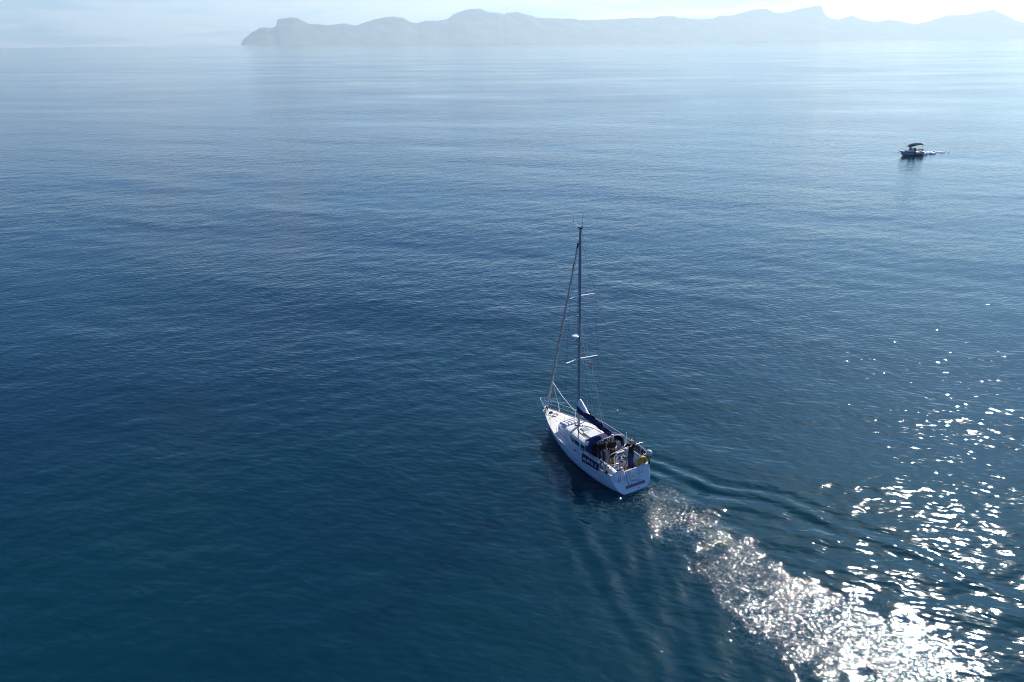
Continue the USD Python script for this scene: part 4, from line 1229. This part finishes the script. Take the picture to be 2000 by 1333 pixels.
def person(label, loc, yaw, J, garments, hair, skin="skin", head_dir=(1, 0, 0), hair_len=0.0, bald=0.0, shoes="shoe_dark", extra=None):
    t = on_yacht("person", label, "person", loc, yaw)
    S = {k: np.array(v, float) for k, v in J.items()}
    B = m3.Manifold()
    nk, hd = S["neck"], S["head"]
    hdir = np.array(head_dir, float); hdir /= np.linalg.norm(hdir)
    ax = hd - nk; ax /= np.linalg.norm(ax)
    hdir = hdir - ax * (hdir @ ax) * 0.6; hdir /= np.linalg.norm(hdir)
    lat = np.cross(ax, hdir)
    # torso
    B += chain([(S["pelvis"] + [0, 0.07, 0], 0.115), (S["waist"], 0.125), (S["chest"] + [0, 0.0, 0], 0.145)])
    B += chain([(S["pelvis"] - [0, 0.07, 0], 0.115), (S["waist"], 0.12), (S["chest"], 0.14)])
    B += chain([(S["shL"], 0.068), (lerp(S["chest"], nk, 0.45), 0.10), (S["shR"], 0.068)])
    B += chain([(lerp(S["chest"], nk, 0.6), 0.075), (nk, 0.056), (hd - ax * 0.06, 0.055)])
    # head with face
    def hp(f, l, u):
        return hd + hdir * f + lat * l + ax * u
    B += m3.Manifold.batch_hull([m3.Manifold.sphere(r, 18).translate(list(hp(*p))) for p, r in (((-0.012, 0, 0.035), 0.086), ((0.015, 0, 0.03), 0.080), ((0.035, 0, -0.075), 0.042), ((-0.02, 0, -0.03), 0.07))])
    B += chain([(hp(0.088, 0, 0.010), 0.010), (hp(0.108, 0, -0.028), 0.014), (hp(0.086, 0, -0.032), 0.014)], 10)
    for s in (1, -1):
        B += chain([(hp(-0.005, s * 0.083, 0.015), 0.014), (hp(-0.012, s * 0.09, -0.02), 0.012)], 8)
        B += chain([(hp(0.080, s * 0.018, 0.026), 0.012), (hp(0.074, s * 0.048, 0.024), 0.011)], 8)
    B += chain([(hp(0.082, 0.022, -0.058), 0.008), (hp(0.086, 0, -0.058), 0.009), (hp(0.082, -0.022, -0.058), 0.008)], 8)
    H_ = m3.Manifold()
    for s, q in ((1, "L"), (-1, "R")):
        B += chain([(S["sh" + q], 0.062), (lerp(S["sh" + q], S["el" + q], 0.5), 0.052), (S["el" + q], 0.043), (lerp(S["el" + q], S["wr" + q], 0.35), 0.043), (S["wr" + q], 0.029)])
        d = S["wr" + q] - S["el" + q]
        H_ += hand(S["wr" + q], d, S.get("up" + q, np.array([0.2, s * 1.0, 0.3])), s)
        B += chain([(S["hip" + q], 0.095), (lerp(S["hip" + q], S["kn" + q], 0.5), 0.080), (S["kn" + q], 0.058), (lerp(S["kn" + q], S["an" + q], 0.3), 0.060), (S["an" + q], 0.040), (S["an" + q] + [0.0, 0, -0.05], 0.036)])
        B += chain([(S["an" + q] + [-0.03, 0, -0.05], 0.036), (S["an" + q] + [0.13, s * 0.02, -0.065], 0.026)])
    body = obj("body", cat_([to_tri(B + H_, 0.022, 5)]), skin, t, smooth=60)
    e = m3.Manifold()
    for s in (1, -1):
        obj("eye", ell(hp(0.081, s * 0.033, 0.012), (0.011, 0.011, 0.009), 1), "black_plastic", t)
    # hair cap
    if hair:
        rings = []
        for u in np.linspace(0.0, 1.0, 9):
            row = []
            for a in np.linspace(0, 2 * PI, 25)[:-1]:
                front = math.cos(a)
                low = 0.15 + (0.50 + hair_len) * (1 - max(front, -0.2)) / 1.2
                ph = u * (0.62 + low) if bald == 0 else bald + u * (0.62 + low - bald)
                rr = 0.101 + 0.006 * math.sin(5 * a + u * 7)
                row.append(hp(rr * 1.05 * math.sin(ph) * math.cos(a) - 0.012, rr * 0.93 * math.sin(ph) * math.sin(a), 0.032 + rr * 1.03 * math.cos(ph)))
            rings.append(row)
        obj("hair", solidify(np.array([r + r[:1] for r in rings]), 0.018), hair, t, smooth=60)
    # clothing
    g = 0.016
    if "top" in garments:
        mat, sl = garments["top"]
        C = chain([(S["pelvis"] + [0, 0.065, 0.02], 0.118 + g), (S["waist"] + [0, 0.02, 0], 0.125 + g), (S["chest"], 0.147 + g)])
        C += chain([(S["pelvis"] + [0, -0.065, 0.02], 0.118 + g), (S["waist"] - [0, 0.02, 0], 0.125 + g), (S["chest"], 0.147 + g)])
        C += chain([(S["shL"], 0.070 + g), (lerp(S["chest"], nk, 0.42), 0.10 + g), (S["shR"], 0.070 + g)])
        for q in "LR":
            if sl <= 1:
                C += chain([(S["sh" + q], 0.068 + g), (lerp(S["sh" + q], S["el" + q], sl), 0.056 + g)])
            else:
                C += chain([(S["sh" + q], 0.068 + g), (S["el" + q], 0.048 + g), (lerp(S["el" + q], S["wr" + q], sl - 1), 0.036 + g)])
        m = to_tri(C, 0.03, 5)
        m.vertices += (meshkit.fbm(m.vertices * 9.0, 3, 2)[:, None] - 0.5) * 0.018 * m.vertex_normals
        obj("top", m, mat, t, smooth=60)
    if "legs" in garments:
        mat, ln = garments["legs"]
        C = chain([(S["pelvis"] + [0, 0.07, -0.01], 0.117 + g), (S["pelvis"] + [0, -0.07, -0.01], 0.117 + g)])
        for q in "LR":
            k = [(S["pelvis"], 0.10 + g), (S["hip" + q], 0.098 + g), (lerp(S["hip" + q], S["kn" + q], min(ln, 1)), (0.080 if ln >= 1 else 0.090) + g)]
            if ln > 1:
                k = k[:2] + [(S["kn" + q], 0.064 + g), (lerp(S["kn" + q], S["an" + q], ln - 1), 0.058 + g)]
            C += chain(k)
        m = to_tri(C, 0.03, 4)
        m.vertices += (meshkit.fbm(m.vertices * 8.0, 3, 6)[:, None] - 0.5) * 0.016 * m.vertex_normals
        obj("trousers" if ln > 1 else "shorts", m, mat, t, smooth=60)
    for s, q in ((1, "L"), (-1, "R")):
        M = m3.Manifold.batch_hull([m3.Manifold.sphere(r, 12).translate(list(S["an" + q] + np.array(p))) for p, r in (((-0.045, 0, -0.045), 0.045), ((0.05, 0, -0.035), 0.045), ((0.15, s * 0.02, -0.058), 0.034))])
        obj("shoe", cat_([M]), shoes, t, smooth=60)
    return t


def stance(lean=0.0, side=0.0, w=0.11, bend=0.0):
    """standing joints for a 1.78 m adult; lean bends the trunk forward (radians)"""
    J = {}
    for s, q in ((1, "L"), (-1, "R")):
        J["an" + q] = (0.0, s * w, 0.09)
        J["kn" + q] = (0.03 + bend, s * (w - 0.005), 0.50)
        J["hip" + q] = (-0.02, s * 0.10, 0.93)
    p = np.array([-0.02, 0, 0.97])
    u = np.array([math.sin(lean), math.sin(side), math.cos(lean)]); u /= np.linalg.norm(u)
    J["pelvis"] = p
    J["waist"] = p + u * 0.16
    J["chest"] = p + u * 0.36
    J["neck"] = p + u * 0.55
    J["head"] = J["neck"] + (u * 0.6 + np.array([0.15 + 0.12 * lean, 0, 0.4])) * 0.17
    for s, q in ((1, "L"), (-1, "R")):
        J["sh" + q] = p + u * 0.48 + np.array([0, s * 0.185, 0])
    return J


# man at the near side, all in black, bending over the coaming
J = stance(0.95, 0.0, 0.12, 0.03)
J.update(elL=J["shL"] + np.array([0.20, 0.06, -0.18]), elR=J["shR"] + np.array([0.20, -0.05, -0.18]))
J.update(wrL=J["elL"] + np.array([0.20, -0.08, -0.02]), wrR=J["elR"] + np.array([0.20, 0.08, -0.02]))
person("man all in black standing on the near cockpit seat, leaning aft beside the sprayhood", (2.14, 0.98, Z_SEAT + 0.02), math.radians(-165), J, {"top": ("black_cloth", 1.85), "legs": ("black_cloth", 1.95)}, "hair_brown", "skin", (0.85, -0.2, -0.5))
# man in jeans bending with one arm down
J = stance(0.72, 0.10, 0.13, 0.04)
J.update(elR=J["shR"] + np.array([0.06, -0.05, -0.30]), elL=J["shL"] + np.array([0.10, 0.05, -0.28]))
J.update(wrR=J["elR"] + np.array([0.08, 0.02, -0.26]), wrL=J["elL"] + np.array([0.18, -0.06, -0.16]))
person("man in dark top and jeans bending forward with one bare arm hanging down", (2.16, 0.42, Z_SOLE), math.radians(165), J, {"top": ("navy_cloth", 0.75), "legs": ("denim", 1.95)}, "hair_brown", "skin_tan", (0.7, -0.3, -0.6))
# man in shorts facing the stern
J = stance(0.02, 0.0, 0.11)
J.update(elL=J["shL"] + np.array([0.04, 0.07, -0.29]), elR=J["shR"] + np.array([0.06, -0.07, -0.28]))
J.update(wrL=J["elL"] + np.array([0.22, -0.13, 0.05]), wrR=J["elR"] + np.array([0.22, 0.10, 0.03]))
person("man in black polo shirt and dark shorts standing upright facing the stern", (1.77, -0.02, Z_SOLE - 0.0), math.radians(172), J, {"top": ("charcoal_cloth", 0.55), "legs": ("charcoal_cloth", 0.85)}, "hair_fair", "skin", (1, 0.15, -0.15))
# helmsman waving
J = stance(0.0, -0.05, 0.10)
J.update(elL=J["shL"] + np.array([-0.02, 0.10, 0.27]), elR=J["shR"] + np.array([0.24, -0.10, -0.10]))
J.update(wrL=J["elL"] + np.array([-0.02, -0.05, 0.27]), wrR=J["elR"] + np.array([0.25, -0.04, -0.05]))
J["upL"] = np.array([-1.0, 0, 0]); J["upR"] = np.array([0, 0, 1.0])
person("balding man in dark t-shirt and jeans at the stern, waving one raised arm", (0.66, -0.56, 0.75), math.radians(102), J, {"top": ("charcoal_cloth", 0.6), "legs": ("denim", 1.97)}, "hair_grey", "skin_tan", (0.9, 0.35, 0.1), hair_len=0.1, bald=0.55)

# ---------------------------------------------------------------- motor boat
MM = tr([MBX, MBY, 0]) @ rot_z(MBH) @ np.diag([0.92, 0.92, 0.88, 1.0])
t = xform("motor_boat", "small white motor boat with dark brown sunshade crossing behind the yacht", "motor boat", MM)
_mb = PchipInterpolator([-3.0, -1.5, 0.5, 1.8, 2.6, 3.1], [1.05, 1.15, 1.12, 0.85, 0.45, 0.04])
_mz = PchipInterpolator([-3.0, 0, 2, 3.1], [0.72, 0.78, 0.98, 1.14])


def mb_pt(x, s, sg):
    b, z1 = float(_mb(x)), float(_mz(x))
    zk = -0.25 + 0.40 * np.clip((x - 1.2) / 1.9, 0, 1) ** 2
    prof = np.interp(s, [0, 0.30, 0.42, 1.0], [0.0, 0.72 - 0.35 * np.clip((x - 0.8) / 2.3, 0, 1), 0.82 - 0.34 * np.clip((x - 0.8) / 2.3, 0, 1), 1.0])
    z = zk + (z1 - zk) * s
    return [x - 0.62 * np.clip((x - 1.0) / 2.1, 0, 1) ** 1.5 * (1 - s), sg * b * prof, z]


xs = np.r_[np.linspace(-3, 1.5, 14), np.linspace(1.8, 3.1, 12)]
rings = []
for x in xs:
    p = [mb_pt(x, s, 1) for s in np.linspace(0, 1, 12)]
    q = [mb_pt(x, s, -1) for s in np.linspace(1, 0, 12)[:-1]]
    rings.append(p + q)
obj("hull", loft(rings), "boat_white", t, smooth=30)
for sg in (1, -1):
    obj("rub_rail", tube([np.array(mb_pt(x, 0.97, sg)) + [0, sg * 0.03, 0] for x in xs], 0.06, 6), "boat_navy", t)
    obj("side_line", tube([np.array(mb_pt(x, 0.55, sg)) + [0, sg * 0.006, 0] for x in xs[2:-4]], 0.016, 5), "boat_navy", t)
P = np.array([[[x, y * float(_mb(x)) * 0.96, float(_mz(x)) + 0.03 + 0.03 * (1 - y * y)] for y in np.linspace(-1, 1, 7)] for x in xs])
m = grid(P)
m.faces[m.face_normals[:, 2] < 0] = m.faces[m.face_normals[:, 2] < 0][:, ::-1]
obj("deck", m, "deck_nonskid", t)
obj("console", loft([[[x, y * 0.46, z] for x, z in ((-0.55, 0.75), (0.75, 0.80), (0.62, 1.22), (0.18, 1.42), (-0.45, 1.40))] for y in (-1, -0.9, 0.9, 1)]), "boat_white", t, smooth=30)
ws = obj("windscreen", solidify(np.array([[[0.30 - 0.28 * v + 0.10 * math.cos(u * 1.3), 0.55 * math.sin(u * 1.3), 1.30 + 0.50 * v] for v in np.linspace(0, 1, 4)] for u in np.linspace(-1, 1, 9)]), 0.012), "acrylic", t)
obj("frame", tube([(0.02 + 0.10 * math.cos(u * 1.3), 0.55 * math.sin(u * 1.3), 1.81) for u in np.linspace(-1, 1, 9)], 0.022, 6), "boat_navy", ws)
obj("seat_back", box((-0.95, 0.0, 1.25), (0.20, 1.0, 0.75), 0.06, ry=-0.15), "boat_navy", t)
obj("helm_seat", box((-0.80, 0.0, 0.95), (0.55, 1.0, 0.24), 0.06), "boat_navy", t)
obj("aft_bench", box((-2.25, 0.0, 0.95), (0.50, 1.7, 0.34), 0.08), "boat_white", t)
obj("aft_backrest", box((-2.55, 0.0, 1.16), (0.16, 1.7, 0.30), 0.05), "bimini_brown", t)
obj("steering_wheel", tube([(-0.50 + 0.05 * math.sin(a), 0.18 * math.cos(a), 1.38 + 0.16 * math.sin(a)) for a in np.linspace(0, 2 * PI, 17)[:-1]], 0.016, 6, closed=True), "black_plastic", t)
can = np.array([[[x, y, 2.34 + 0.36 * (1 - abs(y / 1.05) ** 2.4) + 0.16 * math.sin(PI * (x + 2.45) / 2.6) + 0.05 * (-1.15 - x)] for y in np.linspace(-1.05, 1.05, 19)] for x in np.linspace(-2.45, 0.05, 13)])
cn = obj("sunshade", solidify(can, 0.03), "bimini_brown", t, smooth=60)
can2 = np.array([[[x, y * (1 - 0.35 * u), 2.28 - 0.34 * u + (0.36 - 0.2 * u) * (1 - abs(y / 1.05) ** 2.4)] for y in np.linspace(-1.05, 1.05, 13)] for u, x in zip(np.linspace(0, 1, 6), np.linspace(0.06, 1.15, 6))])
obj("front_flap", solidify(can2, 0.03), "bimini_brown", cn, smooth=60)
for sg in (1, -1):
    obj("frame_pole", tube([(-1.0, sg * 1.08, 0.80), (-0.1, sg * 1.0, 2.42)], 0.022, 6), "steel", cn)
    obj("frame_pole", tube([(-1.0, sg * 1.08, 0.80), (-2.3, sg * 1.0, 2.42)], 0.022, 6), "steel", cn)
    obj("strut", tube([(2.2, sg * 0.55, 1.06), (1.15, sg * 0.64, 2.0)], 0.028, 6), "steel", cn)
    obj("aft_strut", tube([(-2.7, sg * 1.0, 0.80), (-2.3, sg * 1.0, 2.40)], 0.016, 6), "steel", cn)
obj("bow_rail", [tube(smoothline([(0.9, 0.95, 0.95), (1.0, 0.93, 1.28), (2.2, 0.62, 1.38), (3.0, 0.12, 1.46), (3.05, 0, 1.46), (3.0, -0.12, 1.46), (2.2, -0.62, 1.38), (1.0, -0.93, 1.28), (0.9, -0.95, 0.95)], 40), 0.016, 6)] + [tube([(2.2, s * 0.62, 1.38), (2.15, s * 0.6, 1.04)], 0.014, 6) for s in (1, -1)], "steel", t)
obj("anchor", [tube([(2.9, 0, 1.16), (3.30, 0, 1.14)], 0.03, 6), tube([(3.30, 0, 1.14), (3.42, 0, 0.62)], 0.035, 6), box((3.42, 0, 0.66), (0.10, 0.36, 0.14), 0.03)], "wire", t)
obj("sun_pad", box((1.75, 0.0, 1.03), (0.9, 0.9, 0.08), 0.03), "bimini_brown", t)
obj("fender", ell((-0.2, 1.2, 0.45), (0.10, 0.10, 0.28), 2), "rubber", t)
ob = obj("outboard", loft([[[-3.25 + r * 1.3 * math.cos(a), r * 0.85 * math.sin(a), z] for a in th] for z, r in ((0.75, 0.12), (0.82, 0.20), (1.05, 0.22), (1.25, 0.18), (1.32, 0.08))]), "outboard_grey", t, smooth=60)
obj("outboard_leg", box((-3.22, 0, 0.30), (0.24, 0.12, 1.0), 0.04), "black_plastic", ob)

# foam behind the motor boat
g = np.random.default_rng(12)


def foam_patch(name, label, M, n, xr, yw, size, seed, zf):
    g = np.random.default_rng(seed)
    ms = []
    for k in range(n):
        u = g.random() ** 1.5
        x = xr[0] + (xr[1] - xr[0]) * u
        if n > 100 and u > 0.12 and meshkit.noise(np.array([[x * 0.9, 3.0, seed]]))[0] < 0.42:
            continue
        y = g.normal(0, yw * (0.45 + 0.8 * u))
        s = size * (1.15 - u * 0.8) * g.uniform(0.4, 1.3)
        e = trimesh.creation.icosphere(1, 1.0)
        e.vertices = e.vertices * [s * g.uniform(0.9, 2.2), s * g.uniform(0.8, 1.3), s * zf] + [x, y, 0.02]
        e.vertices += g.normal(0, s * 0.12, e.vertices.shape)
        ms.append(moved(e, M))
    p = usdkit.mesh(stage, "/World/" + numbered("/World", name), cat_(ms), MAT["foam_white"], smooth=True)
    tag(p, label, "foam", kind="stuff")


foam_patch("wake_foam", "white foam churned up behind the small motor boat", MM @ tr([-3, 0, 0]) @ rot_z(0.22) @ tr([3, 0, 0]), 260, (-3.4, -12.0), 0.62, 0.30, 4, 1.2)
foam_patch("hull_foam", "thin white foam along the motor boat's waterline", MM @ tr([0, 0.0, 0]), 30, (-1.8, -2.9), 0.05, 0.09, 6, 0.6)
foam_patch("bow_foam", "white foam ripple at the yacht's bow waterline", YM @ tr([8.5, 0.26, 0]), 16, (0.15, -0.25), 0.03, 0.045, 7, 0.6)

# a pale float beyond the yacht
t = xform("float", "tiny pale yellow float on the water right of the mast", "float", tr([7.30, 50.18, 0.02]))
obj("ball", ell((0, 0, 0.02), (0.07, 0.07, 0.06), 2), "float_yellow", t)
obj("stem", tube([(0, 0, 0.07), (0.01, 0, 0.12)], 0.012, 6), "float_yellow", t)
